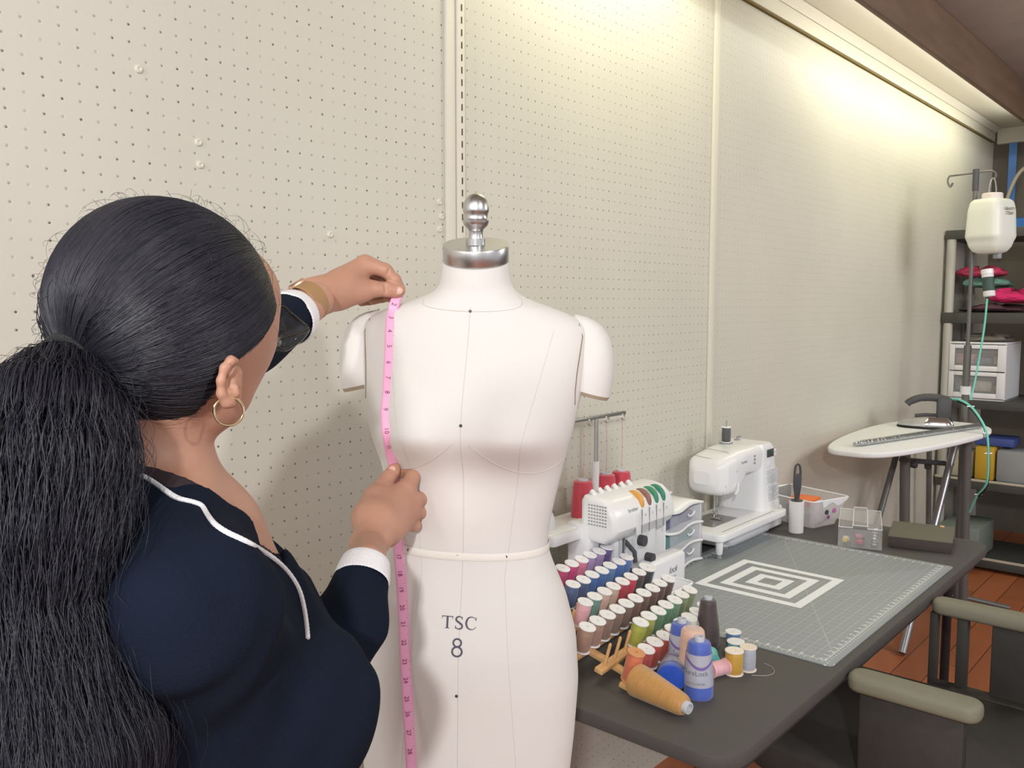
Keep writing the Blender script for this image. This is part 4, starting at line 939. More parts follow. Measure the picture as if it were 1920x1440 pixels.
# ---- lint roller
lr = thing('lint_roller', 'white lint roller standing on end with a dark grey handle', 'lint roller', (2.745, -0.185, TZ))
b = MB(); b.lathe([(0.0205, 0.0), (0.0235, 0.001), (0.0237, 0.104), (0.0205, 0.105)], 32); b.build('paper_roll', mat('roller_paper', (226, 224, 224), 0.7), lr)
MB().lathe([(0.0, 0.1055), (0.019, 0.1055), (0.019, 0.109), (0.008, 0.112), (0.008, 0.118)], 24, cap=False).build('end_plug', M_dgrey, lr)
hb = MB()
ol = [(0.006, 0.112), (0.0125, 0.155), (0.0125, 0.195), (0.009, 0.226), (0.0, 0.232), (-0.009, 0.226), (-0.0125, 0.195), (-0.0125, 0.155), (-0.006, 0.112)]
inn = [(0.0, 0.222), (-0.0045, 0.218), (-0.0045, 0.206), (0.0, 0.203), (0.0045, 0.206), (0.0045, 0.218)]
HM = Matrix.Rotation(math.radians(-41), 4, 'Z') @ frame((0, 0, 0), (1, 0, 0), (0, 0, 1))
hb.prism([(x, z) for x, z in ol if z < 0.2], -0.007, 0.007, HM, bev=0.003)
hb.tube([HM @ Vector((x, z, 0)) for x, z in ((-0.010, 0.190), (-0.0098, 0.205), (-0.0075, 0.222), (0, 0.2275), (0.0075, 0.222), (0.0098, 0.205), (0.010, 0.190))], 0.0038, 10)
hb.build('handle', M_dgrey, lr)

# ---- open plastic bin with notions
bn = thing('plastic_bin', 'translucent open bin with slanted rim beside the sewing machine', 'bin', (2.93, -0.11, TZ))
BT = Matrix.Translation((-2.93, 0.11, -TZ))
rimc = [Vector((2.817, -0.214, 0.84)), Vector((2.993, -0.268, 0.84)), Vector((3.06, -0.030, 0.84)), Vector((2.880, 0.022, 0.84))]
botc = [Vector((2.824, -0.208, 0.751)), Vector((2.950, -0.242, 0.751)), Vector((3.010, -0.050, 0.751)), Vector((2.880, -0.010, 0.751))]
def rnd(c, r=0.018, n=5):
    out = []
    for i in range(4):
        p, a, b2 = c[i], c[i - 1], c[(i + 1) % 4]; da = (a - p).normalized() * r; db = (b2 - p).normalized() * r
        for k in range(n + 1): t_ = k / n; out.append((p + da) * (1 - t_) ** 2 + p * 2 * t_ * (1 - t_) + (p + db) * t_ ** 2)
    return out
R1, R0 = rnd(rimc), rnd(botc); nn = len(R1)
b = MB(); b.add([BT @ p for p in R0 + R1], [(i, (i + 1) % nn, nn + (i + 1) % nn, nn + i) for i in range(nn)] + [tuple(range(nn))], 0, True); b.build('bin_wall', mat('bin_translucent', (222, 222, 224), 0.35, alpha=0.36), bn, solid=0.0015)
MB().tube([BT @ p for p in R1], 0.0028, 6, closed=True).build('rim', M_white, bn)
lipo = (rimc[1] - rimc[0]).cross(Vector((0, 0, 1))).normalized() * 0.002
def lipf(u, v): t_ = 0.22 + 0.76 * u + (0.06 - 0.10 * u) * v; p = rimc[0].lerp(rimc[1], t_).lerp(botc[0].lerp(botc[1], t_), 0.27 * v * (0.7 + 0.3 * math.cos(u * 9))); return BT @ (p + lipo)
b = MB(); b.grid(lipf, 16, 4); b.build('front_lip', M_white, bn)
boxy('card_pack', 'dark grey flat card pack standing at the back of the bin', 'pack', 2.885, 2.990, -0.062, -0.050, 0.754, 0.856, mat('pack_grey', (136, 140, 138), 0.6))
boxy('pincushion_case', 'orange flat case lying near the top inside the translucent bin', 'case', 2.905, 2.990, -0.17, -0.085, 0.800, 0.826, mat('case_orange', (232, 116, 48), 0.5))
boxy('sewing_leaflet', 'pink and white printed leaflet folded inside the translucent bin', 'leaflet', 2.850, 2.935, -0.200, -0.185, 0.754, 0.828, mat('leaflet_pink', (226, 200, 214), 0.6, noise=(30, 0.3)))
for k, (x, c) in enumerate(((2.870, (70, 66, 90)), (2.900, (196, 110, 178)), (2.882, (150, 90, 140)))):
    o = MB().lathe([(0.0, 0.0), (0.0085 - 0.002 * (k == 2), 0.0), (0.0085 - 0.002 * (k == 2), 0.0025), (0, 0.003)], 16, frame(rimc[0].lerp(rimc[1], (0.42, 0.66, 0.52)[k]).lerp(botc[0].lerp(botc[1], (0.42, 0.66, 0.52)[k]), (0.46, 0.44, 0.66)[k]) + lipo * 0.8, (rimc[1] - rimc[0]), (0, 0, 1))).build('button', mat('button_%d' % k, c, 0.5)); tag(o, ['dark round button against the front of the bin', 'mauve round button against the front of the bin', 'small plum button below the other two in the bin'][k], 'button', 'buttons in the bin')

# ---- acrylic caddy with sloping lids
ac = thing('acrylic_caddy', 'clear acrylic caddy with three lids full of small notions', 'caddy', (2.81, -0.37, TZ))
AT = Matrix.Translation((0, 0, 0)) @ Matrix.Rotation(math.radians(19), 4, 'Z')
ab = MB()
for (c, d) in (((-0.13, 0, 0.030), (0.003, 0.125, 0.058)), ((0.13, 0, 0.030), (0.003, 0.125, 0.058)), ((0, -0.062, 0.030), (0.262, 0.003, 0.058)), ((0, 0.062, 0.030), (0.262, 0.003, 0.058)), ((0, 0, 0.002), (0.262, 0.125, 0.003)), ((0, 0.021, 0.030), (0.258, 0.002, 0.055)), ((0, -0.021, 0.030), (0.258, 0.002, 0.055))):
    ab.box(c, d, M=AT)
ab.build('caddy_body', M_clear, ac)
for k in range(3):
    y = 0.042 - 0.042 * k
    l_ = MB().box((0, y, 0.062 + (0.008 if k == 1 else 0)), (0.262, 0.040, 0.0025), M=AT).build('lid', M_clear, ac)
    MB().tube([AT @ Vector(p) for p in ((-0.131, y - 0.020, 0.0635 + (0.008 if k == 1 else 0)), (0.131, y - 0.020, 0.0635 + (0.008 if k == 1 else 0)), (0.131, y + 0.020, 0.0635 + (0.008 if k == 1 else 0)), (-0.131, y + 0.020, 0.0635 + (0.008 if k == 1 else 0)))], 0.0011, 6, closed=True).build('lid_edge', M_white, l_)

# small things inside the caddy
def inbox(x, y, z): q = AT @ Vector((x, y, 0)); return (2.81 + q.x, -0.37 + q.y, TZ + z)
for k in range(6):
    o = MB().lathe([(0.0, 0.0), (0.010, 0.0), (0.0105, 0.0015), (0.0105, 0.0075), (0.010, 0.009), (0.0, 0.009)], 18, Matrix.Rotation(0.25 * math.sin(k * 2.1), 4, 'X')).build('bobbin', M_steel, None, loc=inbox(-0.105, -0.042, 0.006 + k * 0.0092)); tag(o, 'metal bobbin in the stack at the front corner of the acrylic caddy', 'bobbin', 'bobbins stacked in the caddy')
for k, (x, y, z, c, nm) in enumerate(((-0.10, 0.042, 0.010, (222, 200, 90), 'yellow'), (-0.075, 0.040, 0.008, (230, 226, 220), 'white'), (-0.10, 0.0, 0.008, (196, 90, 110), 'dark pink'), (-0.08, 0.004, 0.020, (190, 120, 130), 'rose'), (-0.065, -0.004, 0.008, (110, 90, 100), 'plum'), (-0.06, -0.042, 0.008, (200, 180, 160), 'tan'))):
    o = MB().box((0, 0, 0.006), (0.022, 0.016, 0.013), 0.004, rz=k * 0.7).build('sewing_clip', mat('clip_%d' % k, c, 0.4), None, loc=inbox(x, y, z)); tag(o, nm + ' sewing clip inside the acrylic caddy', 'clip')
# dark flat box beyond the caddy
bb = thing('storage_box', 'dark brown flat box standing beyond the acrylic caddy near the table corner', 'box', (2.885, -0.535, TZ), rz=math.radians(-77.0))
MB().box((0.0, 0, 0.0165), (0.176, 0.205, 0.033), 0.002).build('box_body', mat('box_brown', (70, 62, 60), 0.7), bb)
MB().box((0.0, 0, 0.0345), (0.180, 0.209, 0.004), 0.001).build('lid', mat('box_lid_brown', (104, 100, 88), 0.75), bb)
MB().box((0.055, 0.094, 0.037), (0.014, 0.018, 0.003), 0.001).build('latch', mat('brass_latch', (208, 180, 120), 0.35, metal=0.6), bb)

# ================================================================== IRONING CORNER AND SHELF
M_cover = mat('board_cover_white', (226, 228, 230), 0.85, bump=(200, 0.25))
M_legg = mat('ironing_leg_grey', (106, 106, 104), 0.45, metal=0.3)
M_legs = mat('ironing_leg_silver', (170, 172, 178), 0.3, metal=0.8)
BZ = 0.93
ib = thing('ironing_board', 'white covered ironing board on grey folding legs beyond the work table', 'ironing board', (3.98, -0.16, 0))
IT = Matrix.Translation((-3.98, 0.16, 0))
outl = [(3.385, -0.12), (3.40, -0.045), (3.50, 0.005), (3.70, 0.040), (3.95, 0.058), (4.23, 0.055), (4.45, 0.010), (4.56, -0.075), (4.60, -0.18), (4.575, -0.30), (4.47, -0.378), (4.33, -0.400), (4.15, -0.392), (3.87, -0.352), (3.60, -0.292), (3.45, -0.235), (3.395, -0.180)]
sm_ = smoothpath([(x, y, 0) for x, y in outl], 5, closed=True)
MB().prism([(p.x, p.y) for p in sm_], BZ - 0.022, BZ, IT, bev=0.007, seg=3).build('board_top', M_cover, ib)
def strut(u0, v0, y0, u1, v1, y1, w_, m, name='leg'):
    a = Py(u0, v0, y0); b_ = Py(u1, v1, y1)
    if name == 'leg': e = a + (b_ - a) * ((a.z - 0.012) / (a.z - b_.z)); a = a - (b_ - a) * ((BZ - 0.025 - a.z) / (a.z - b_.z)) if a.z < BZ - 0.025 else a
    else: e = b_
    MB().tube([IT @ a, IT @ e], w_, 12).build(name, m, ib)
strut(1676, 870, -0.03, 1652, 955, -0.03, 0.014, M_legg)
strut(1697, 870, -0.10, 1696, 970, -0.10, 0.023, M_legg)
strut(1742, 870, 0.02, 1741, 970, 0.02, 0.014, M_legg)
strut(1786, 850, -0.22, 1757, 965, -0.22, 0.017, M_legs)
strut(1813, 840, -0.30, 1809, 990, -0.30, 0.021, M_legg)
a = Py(1690, 862, -0.10); b_ = Py(1785, 870, -0.20); MB().tube([IT @ a, IT @ b_], 0.012, 10).build('cross_tube', M_dgrey, ib)
for (u, v) in ((1714, 870), (1740, 873)):
    q = IT @ Py(u, v, -0.13); MB().lathe([(0.0, -0.014), (0.018, -0.012), (0.020, 0.0), (0.018, 0.012), (0.0, 0.014)], 16, frame(q, (0, 0, 1), (1, 0, 0))).build('knob', M_dgrey, ib)
# long silver pressing bar lying across
a = Vector((3.500, -0.100, BZ + 0.013)); b_ = Vector((4.42, -0.345, BZ + 0.013))
o = MB().tube([a, a.lerp(b_, 0.06), a.lerp(b_, 0.5), b_], [0.008, 0.0125, 0.0125, 0.0125], 12).build('pressing_bar', mat('crinkled_foil', (188, 190, 190), 0.28, metal=0.85, bump=(60, 0.8, (1, 1, 1), 0.006))); tag(o, 'long silver foil-wrapped bar lying along the ironing board', 'bar')
# gravity-feed steam iron
IM = frame((4.262, -0.150, BZ), (-0.33, 0.94, 0), (-0.94, -0.33, 0))  # x forward
ir = thing('steam_iron', 'chrome gravity-feed steam iron with a black handle resting on the ironing board', 'iron'); ir.matrix_world = IM
soleo = [(-0.115, -0.050), (-0.105, -0.056), (0.0, -0.054), (0.06, -0.038), (0.10, -0.018), (0.120, 0.0)]
soleo = soleo + [(x, -y) for x, y in soleo[-2::-1]]
MB().prism(soleo, 0.002, 0.012, bev=0.002).build('sole_plate', M_black_metal, ir)
def shell(u, v):
    n = len(soleo); t_ = u * n; i = int(t_) % n; f_ = t_ - int(t_); x = soleo[i][0] * (1 - f_) + soleo[(i + 1) % n][0] * f_; y = soleo[i][1] * (1 - f_) + soleo[(i + 1) % n][1] * f_
    k = 1 - 0.22 * v * v; return Vector((x * k - 0.008 * v, y * k, 0.012 + 0.044 * v - (0.016 * v * max(x, 0) / 0.12)))
b = MB(); b.grid(shell, 44, 7, closed_u=True); b.add([shell(i / 44, 1) for i in range(44)], [tuple(range(44))], 0, True); b.build('chrome_shell', M_chrome, ir)
MB().box((-0.075, 0, 0.088), (0.060, 0.058, 0.110), 0.008).build('rear_tower', M_dgrey, ir)
MB().tube(smoothpath([(-0.090, 0, 0.130), (-0.04, 0, 0.142), (0.02, 0, 0.140), (0.065, 0, 0.122), (0.080, 0, 0.108)], 6), [0.019] * 6 + [0.018] * 6 + [0.017] * 6 + [0.016] * 7, 14).build('handle', M_dgrey, ir)
MB().tube([(-0.055, 0, 0.062), (0.0, 0, 0.062), (0.045, 0, 0.056)], 0.008, 10).build('steam_valve', M_dgrey, ir)
# pole with hook, water tank, resin bottle, hose
pl = thing('iv_pole', 'thin grey metal pole with a curled hook bar holding the water tank', 'pole', (4.66, -0.33, 0))
p0 = Px(1815, 790, 4.66); p1 = Px(1823, 318, 4.66); q0 = Vector((p1.x, p1.y, 0.0))
QT = Matrix.Translation((-4.66, 0.33, 0))
px_, py_ = p1.x, (p1.y + p0.y) / 2
PZ1 = p1.z
MB().tube([QT @ Vector((px_, py_, 0.03)), QT @ Vector((px_, py_, 1.30))], 0.017, 14).build('lower_tube', M_legg, pl)
MB().tube([QT @ Vector((px_, py_, 1.28)), QT @ Vector((px_, py_, PZ1))], 0.0095, 12).build('upper_tube', M_legg, pl)
MB().tube([QT @ Vector((px_, py_, PZ1 - 0.10)), QT @ Vector((px_, py_, PZ1))], 0.0145, 12).build('top_sleeve', M_dgrey, pl)
MB().tube([QT @ Vector((px_, py_, 1.06)), QT @ Vector((px_, py_, 1.10))], 0.024, 14).build('clamp', M_white2, pl)
hk = smoothpath([Px(1783, 347, px_), Px(1787, 343, px_), Px(1782, 349, px_) + Vector((0, 0, -0.004)), Px(1777, 341, px_), Px(1780, 331, px_), Px(1790, 329, px_), Px(1822, 325, px_), Px(1850, 321, px_), Px(1862, 321, px_), Px(1868, 327, px_), Px(1865, 336, px_)], 5)
MB().tube([QT @ p for p in hk], 0.0042, 8).build('hook_bar', M_legg, pl)
for k in range(4): a_ = k * PI / 2 + 0.4; MB().tube([QT @ Vector((px_, py_, 0.05)), QT @ Vector((px_ + 0.24 * math.cos(a_), py_ + 0.24 * math.sin(a_), 0.012))], 0.012, 8).build('leg', M_legg, pl)
tcx = px_ - 0.05; tq = Px(1858, 425, tcx)
tk_ = thing('water_tank', 'white plastic hanging water tank beside the pole with dark lettering', 'tank', (tcx, tq.y, tq.z)); tk_.rotation_euler = (0, 0, math.radians(-18))
def tank(u, v):
    a = 2 * PI * u; n = 4.5; sx = math.copysign(abs(math.cos(a)) ** (2 / n), math.cos(a)); sy = math.copysign(abs(math.sin(a)) ** (2 / n), math.sin(a))
    z = -0.125 + 0.25 * v; wx = interp(v, [0, 0.03, 0.12, 0.22, 0.3, 0.8, 0.95, 1.0], [0.045, 0.062, 0.078, 0.085, 0.098, 0.092, 0.084, 0.072]); wy = interp(v, [0, 0.03, 0.12, 0.3, 0.8, 0.95, 1.0], [0.040, 0.058, 0.074, 0.086, 0.080, 0.074, 0.06])
    return Vector((sx * wx, sy * wy, z))
b = MB(); b.grid(tank, 48, 30, closed_u=True); b.add([tank(i / 48, 0) for i in range(48)], [tuple(range(48))], 0, True); b.add([tank(i / 48, 1) for i in range(48)], [tuple(range(48))], 0, True); b.build('tank_body', mat('tank_plastic', (222, 224, 216), 0.4), tk_)
MB().lathe([(0.045, 0.12), (0.045, 0.150), (0.040, 0.155), (0.0, 0.155)], 28).build('cap', mat('tank_cap', (214, 204, 204), 0.5), tk_)
tv = []
for (txt, z) in (('GRAVITY', 0.075), ('STEAM', 0.055)):
    v_, f_ = text_geo(txt, 0.021, 0, res=1); MB().add([frame((-0.0, -0.0862, z), (1, 0, 0), (0, 0, 1)) @ q for q in v_], f_).build('lettering', mat('tank_ink', (70, 66, 62), 0.7), tk_)
MB().tube([(0.03 * math.cos(a), 0, 0.15 + 0.075 * math.sin(a)) for a in np.linspace(0, PI, 12)], 0.003, 6).build('hanger_loop', M_frost, tk_)
MB().box((0.03, -0.02, -0.135), (0.03, 0.03, 0.03), 0.006).build('outlet', M_greyp, tk_)
rq = Px(1853, 531, px_)
rs = thing('resin_bottle', 'small white bottle with dark green label hanging below the water tank', 'bottle', (px_, rq.y, rq.z)); rs.rotation_euler = (math.radians(-8), math.radians(4), 0)
MB().lathe([(0.0, -0.064), (0.024, -0.064), (0.026, -0.060), (0.026, 0.040), (0.024, 0.044), (0.0, 0.044)], 24).build('bottle_body', M_white2, rs)
MB().lathe([(0.0262, -0.038), (0.0262, 0.028)], 24, cap=False).build('label', mat('label_green', (62, 84, 78), 0.6), rs)
MB().lathe([(0.0, 0.044), (0.0275, 0.044), (0.0275, 0.064), (0.025, 0.067), (0.0, 0.067)], 24).build('cap', M_white, rs)
M_hose = mat('teal_hose', (120, 206, 190), 0.4)
hp = [(1851, 560, px_ - 0.01), (1846, 610, px_ - 0.01), (1838, 660, px_ - 0.02), (1828, 715, px_ - 0.03), (1820, 750, px_ - 0.05)]
MB_h = MB().tube(smoothpath([Px(u, v, x) for u, v, x in hp], 6), 0.0046, 8).build('water_hose', M_hose); tag(MB_h, 'teal hose running down from the small bottle along the pole', 'hose')
hp = [(1785, 748, 4.30), (1800, 750, 4.28), (1820, 762, 4.26), (1838, 785, 4.25), (1850, 812, 4.24), (1853, 850, 4.24), (1850, 905, 4.26), (1832, 930, 4.30), (1818, 960, 4.36)]
hs = smoothpath([Px(u, v, x) for u, v, x in hp], 8)
h2 = MB().tube(hs, 0.0052, 8).build('iron_hose', M_hose); tag(h2, 'teal hose with black cord curving off the back of the iron', 'hose')
MB().tube([p + Vector((0.006, 0, -0.009)) for p in hs[6:56]], 0.0058, 8).build('power_cord', M_black_metal, h2)
for i in (16, 32, 40, 55):
    MB().box((0, 0, 0), (0.034, 0.005, 0.005), 0.001, M=frame(hs[i], c_right, c_up)).build('cable_tie', M_white, h2)

# ---- shelf unit
M_shelf = mat('shelf_black_plastic', (72, 72, 68), 0.6); M_post = mat('shelf_post_grey', (178, 176, 168), 0.5)
su = thing('shelf_unit', 'tall black plastic shelf unit with pale posts at the far end of the wall', 'shelf', (5.61, -0.36, 0)); UT = Matrix.Translation((-5.61, 0.36, 0))
for z0, z1 in ((0.02, 0.07), (0.46, 0.51), (0.915, 0.965), (1.392, 1.452), (1.862, 1.912)):
    MB().box((5.61, -0.36, (z0 + z1) / 2), (0.50, 0.90, z1 - z0), 0.004, M=UT).build('shelf_board', M_shelf, su)
for z0, z1 in ((0.07, 0.46), (0.51, 0.915), (0.965, 1.392), (1.452, 1.862)):
    for x in (5.385, 5.835):
        for y in (0.062, -0.78): MB().tube([UT @ Vector((x, y, z0)), UT @ Vector((x, y, z1))], 0.0245, 16).build('post', M_post, su)
for y in (0.062, -0.78): 
    for x in (5.385, 5.835): MB().tube([UT @ Vector((x, y, 0)), UT @ Vector((x, y, 0.02))], 0.02, 12).build('foot', M_shelf, su)
for z in (0.5085, 0.068): MB().box((5.362, -0.36, z + 0.004), (0.008, 0.90, 0.014), 0.002, M=UT).build('front_lip', mat('shelf_lip_pale', (190, 184, 166), 0.6), su)
# folded fabric on the second shelf
def cloth(name, label, x, y, z, sx, sy, h, col, seed, rz=0.0):
    rr = random.Random(seed); ph = [rr.uniform(0, 6.3) for _ in range(6)]
    def f(u, v):
        a = 2 * PI * u; n = 3.5; cx = math.copysign(abs(math.cos(a)) ** (2 / n), math.cos(a)); cy = math.copysign(abs(math.sin(a)) ** (2 / n), math.sin(a))
        w_ = math.sin(PI * min(max(v, 0.001), 0.999)) ** 0.25 * (1 + 0.05 * math.sin(3 * a + ph[0]) + 0.04 * math.sin(7 * a + ph[1]))
        return Vector((cx * sx / 2 * w_, cy * sy / 2 * w_, h * v + 0.012 * math.sin(3 * a + ph[2]) * v + 0.006 * math.sin(8 * a + ph[3]) * v))
    b = MB(); b.grid(f, 48, 12, closed_u=True); b.add([f(i / 48, 0) for i in range(48)], [tuple(range(48))]); b.add([f(i / 48, 1) for i in range(48)], [tuple(range(48))], 0, True)
    o = b.build(name, mat('cloth_%d_%d_%d' % col, col, 0.9, bump=(14, 0.9, (1, 1, 4), 0.03)), None, loc=(x, y, z), rot=(0, 0, rz)); return tag(o, label, 'fabric', 'folded fabrics on the shelf unit')
cloth('folded_fabric', 'dark maroon folded fabric at the bottom of the shelf pile', 5.58, -0.14, 1.454, 0.34, 0.34, 0.034, (92, 62, 70), 1)
cloth('folded_fabric', 'bright pink folded fabric in the middle of the shelf pile', 5.54, -0.24, 1.503, 0.28, 0.24, 0.070, (220, 48, 112), 2)
cloth('folded_fabric', 'teal green folded fabric above the bright pink one', 5.60, -0.09, 1.592, 0.30, 0.24, 0.045, (104, 150, 136), 3)
cloth('folded_fabric', 'rose pink folded fabric on top of the shelf pile', 5.60, -0.06, 1.652, 0.28, 0.24, 0.050, (210, 70, 108), 4)
cloth('folded_fabric', 'dark blue folded fabric at the right on the second shelf', 5.60, -0.52, 1.454, 0.30, 0.24, 0.27, (70, 84, 104), 5)
# white drawer unit
du = thing('drawer_unit', 'white two-drawer plastic unit with see-through fronts inside the shelf', 'drawer unit', (5.55, -0.10, 0.965))
MB().box((0.0, 0, 0.318), (0.36, 0.29, 0.010), 0.002).build('top_panel', M_white2, du)
b = MB(); b.box((0, 0.142, 0.157), (0.36, 0.006, 0.31)); b.box((0, -0.142, 0.157), (0.36, 0.006, 0.31)); b.box((0.177, 0, 0.157), (0.006, 0.29, 0.31)); b.box((0, 0, 0.003), (0.36, 0.29, 0.006)); b.build('case', M_white2, du)
for k in range(2):
    z0 = 0.012 + 0.152 * k; fr = MB()
    for (y, z, sy, sz) in ((0.128, z0 + 0.072, 0.026, 0.146), (-0.122, z0 + 0.072, 0.038, 0.146), (0.006, z0 + 0.013, 0.2179, 0.028), (0.006, z0 + 0.134, 0.2179, 0.022)): fr.box((-0.182, y, z), (0.010, sy, sz), 0.002)
    d_ = fr.build('drawer', M_white2, du)
    MB().box((-0.178, 0.003, z0 + 0.075), (0.003, 0.226, 0.10)).build('clear_front', mat('window_tint', (190, 190, 190), 0.3, alpha=0.25), d_)
    for j, (y, c, sy, h) in enumerate((((0.06, (150, 150, 160), 0.09, 0.05), (-0.03, (200, 196, 186), 0.09, 0.06), (-0.09, (130, 124, 116), 0.05, 0.04)), ((0.06, (196, 150, 152), 0.10, 0.06), (-0.02, (120, 124, 140), 0.10, 0.04), (-0.09, (170, 160, 146), 0.05, 0.05)))[k]):
        MB().box((-0.09, y, z0 + 0.034 + h / 2), (0.14, sy, h), 0.012, rz=0.2 * (j - 1)).build('stored_cloth', mat('stored_%d_%d' % (k, j), c, 0.9, noise=(20, 0.3)), d_)
cloth('folded_fabric', 'patterned grey folded fabric lying on top of the white drawer unit', 5.52, -0.12, 1.289, 0.26, 0.24, 0.030, (128, 122, 112), 6)
boxy('storage_tub', 'yellow tub on the lower shelf behind the hose', 'tub', 5.40, 5.50, -0.205, -0.105, 0.512, 0.70, mat('tub_yellow', (196, 158, 50), 0.6), 0.01)
boxy('storage_tub', 'grey tub right of the yellow one on the lower shelf', 'tub', 5.40, 5.60, -0.42, -0.215, 0.512, 0.69, mat('tub_grey', (150, 154, 156), 0.6), 0.01)
boxy('storage_tub', 'pale cream tub behind the ironing board legs on the lower shelf', 'tub', 5.42, 5.60, -0.09, 0.03, 0.512, 0.66, mat('tub_cream', (190, 184, 160), 0.6), 0.01)
boxy('storage_tub', 'blue lidded tub above the grey and yellow ones', 'tub', 5.44, 5.62, -0.29, -0.09, 0.702, 0.75, mat('tub_blue', (66, 84, 150), 0.6), 0.01)
boxy('storage_crate', 'low grey-green crate with a pale edge on the bottom shelf', 'crate', 5.25, 5.60, -0.18, 0.03, 0.082, 0.26, mat('crate_green', (122, 132, 124), 0.6), 0.006)
# hanging bits in the corner: blue tape and cord
o = MB().box((6.36, -0.022, 2.33), (0.006, 0.045, 0.38)).build('blue_tape', mat('painter_tape_blue', (84, 128, 190), 0.6)); tag(o, 'blue painter tape strip hanging down in the far corner under the header', 'tape')
o = MB().box((6.33, -0.09, 1.98), (0.05, 0.13, 0.13), 0.02, rz=0.4).build('blue_cloth', mat('rag_blue', (66, 122, 190), 0.8)); tag(o, 'small blue cloth hanging in the far corner behind the tank', 'cloth')
cc_ = smoothpath([(6.32, 0.02, 1.85), (6.31, 0.005, 2.05), (6.30, -0.03, 2.22), (6.28, -0.10, 2.34), (6.25, -0.25, 2.40), (6.2, -0.45, 2.41)], 6)
o = MB().tube(cc_, 0.011, 8).build('hanging_cable', mat('cable_pale', (188, 180, 158), 0.6)); tag(o, 'pale cable curving out of the far corner', 'cable')

# ---- office chair pushed up to the table
M_chair = mat('chair_black', (58, 55, 52), 0.7, noise=(30, 0.1)); M_arm = mat('armrest_grey', (126, 124, 108), 0.65)
ch = thing('office_chair', 'black office chair with grey armrests pushed up to the work table', 'chair', (2.08, -0.98, 0)); CT = Matrix.Translation((-2.08, 0.98, 0))
MB().prism(rrect(1.80, 2.37, -1.17, -0.44, 0.10), 0.44, 0.52, CT, bev=0.02, seg=3).build('seat', M_chair, ch)
b = MB(); b.grid(lambda u, v: CT @ Vector((1.86 + 0.44 * u, -1.235 - 0.05 * math.sin(PI * u) - 0.08 * v, 0.56 + 0.46 * v)), 14, 14); b.build('backrest', M_chair, ch, solid=0.035)
MB().box((2.08, -1.25, 0.53), (0.07, 0.03, 0.16), 0.008, M=CT).build('back_bracket', M_chair, ch)
MB().tube([CT @ Vector((2.08, -0.98, 0.09)), CT @ Vector((2.08, -0.98, 0.44))], 0.025, 16).build('gas_column', M_black_metal, ch)
for k in range(5):
    a = 2 * PI * k / 5 + 0.3; e = Vector((2.08 + 0.27 * math.cos(a), -0.98 + 0.27 * math.sin(a), 0.075))
    MB().tube([CT @ Vector((2.08, -0.98, 0.10)), CT @ e], [0.024, 0.014], 10).build('base_leg', M_chair, ch)
    MB().lathe([(0.0, -0.02), (0.026, -0.018), (0.026, 0.018), (0.0, 0.02)], 16, frame(CT @ Vector((e.x, e.y, 0.027)), (0, 0, 1), (1, 0, 0.001))).build('caster', M_chair, ch)
def armpad(xc, y0, y1, wd, tilt):
    pts = rrect(-wd / 2, wd / 2, y0, y1, wd * 0.42); return MB().prism(pts, 0.706, 0.742, CT @ Matrix.Translation((xc, 0, 0)), bev=0.012, seg=3).build('armrest', M_arm, ch)
a1 = armpad(1.79, -0.960, -0.708, 0.066, 0); a2 = armpad(2.385, -1.02, -0.708, 0.066, 0)
b = MB(); b.box((1.80, -0.83, 0.60), (0.03, 0.20, 0.21), 0.006, M=CT); b.box((1.83, -0.86, 0.50), (0.08, 0.10, 0.03), M=CT); b.build('armrest_panel', M_chair, ch)
b = MB(); b.box((2.385, -0.715, 0.60), (0.028, 0.020, 0.21), 0.004, M=CT); b.box((2.385, -0.783, 0.60), (0.028, 0.026, 0.21), 0.004, M=CT); b.box((2.385, -0.925, 0.60), (0.028, 0.15, 0.21), 0.004, M=CT); b.box((2.37, -0.86, 0.500), (0.05, 0.30, 0.05), 0.006, M=CT)
b.build('armrest_frame', M_chair, ch)

# ================================================================== PERSON
def camv(x, y, z): return c_right * x + c_up * y + c_fwd * z
UPZ = Vector((0, 0, 1))
M_skin = mat('skin', (186, 140, 118), 0.5, sss=0.12, bump=(140, 0.35, (1, 1, 1), 0.0012), noise=(9, 0.06))
M_nail = mat('fingernail', (216, 172, 158), 0.3)
M_hair = mat('hair_black', (36, 36, 47), 0.45, spec=0.6)
M_knit = mat('navy_knit', (22, 29, 44), 1.0, sheen=0.0, spec=0.15, bump=(420, 0.5, (1, 1, 1), 0.0015), noise=(5, 0.10))
M_knit_white = mat('white_knit_band', (232, 232, 236), 0.85, bump=(500, 0.5))
M_shirt = mat('dark_undershirt', (52, 40, 46), 0.9)
M_trouser = mat('dark_trousers', (48, 50, 58), 0.9)

M0 = at(262, 925, 0.785)
Bf = camv(0.82, 0, 0.57); Bf.z = 0; Bf.normalize(); Bl = UPZ.cross(Bf)
Rsh = M0 - Bl * 0.152 - UPZ * 0.064; Lsh = M0 + Bl * 0.150 - UPZ * 0.030
Rel = at(508, 1395, 0.875); Rcf = at(686, 1060, 1.035); Lel = at(385, 690, 1.0); Lcf = at(556, 588, 1.165)
axes_b = np.array([[Bf.x, Bl.x, 0], [Bf.y, Bl.y, 0], [0, 0, 1]])

person = thing('person', 'person with a long black ponytail in a navy cardigan measuring the dress form', 'person', (M0.x, M0.y, 0))
PT = Matrix.Translation((-M0.x, -M0.y, 0)); pofs = np.array([-M0.x, -M0.y, 0])
def figure_mesh(name, VF, m, parent=person):
    V, F = VF; o = mesh_np(name, V + pofs, F, m, parent); return o

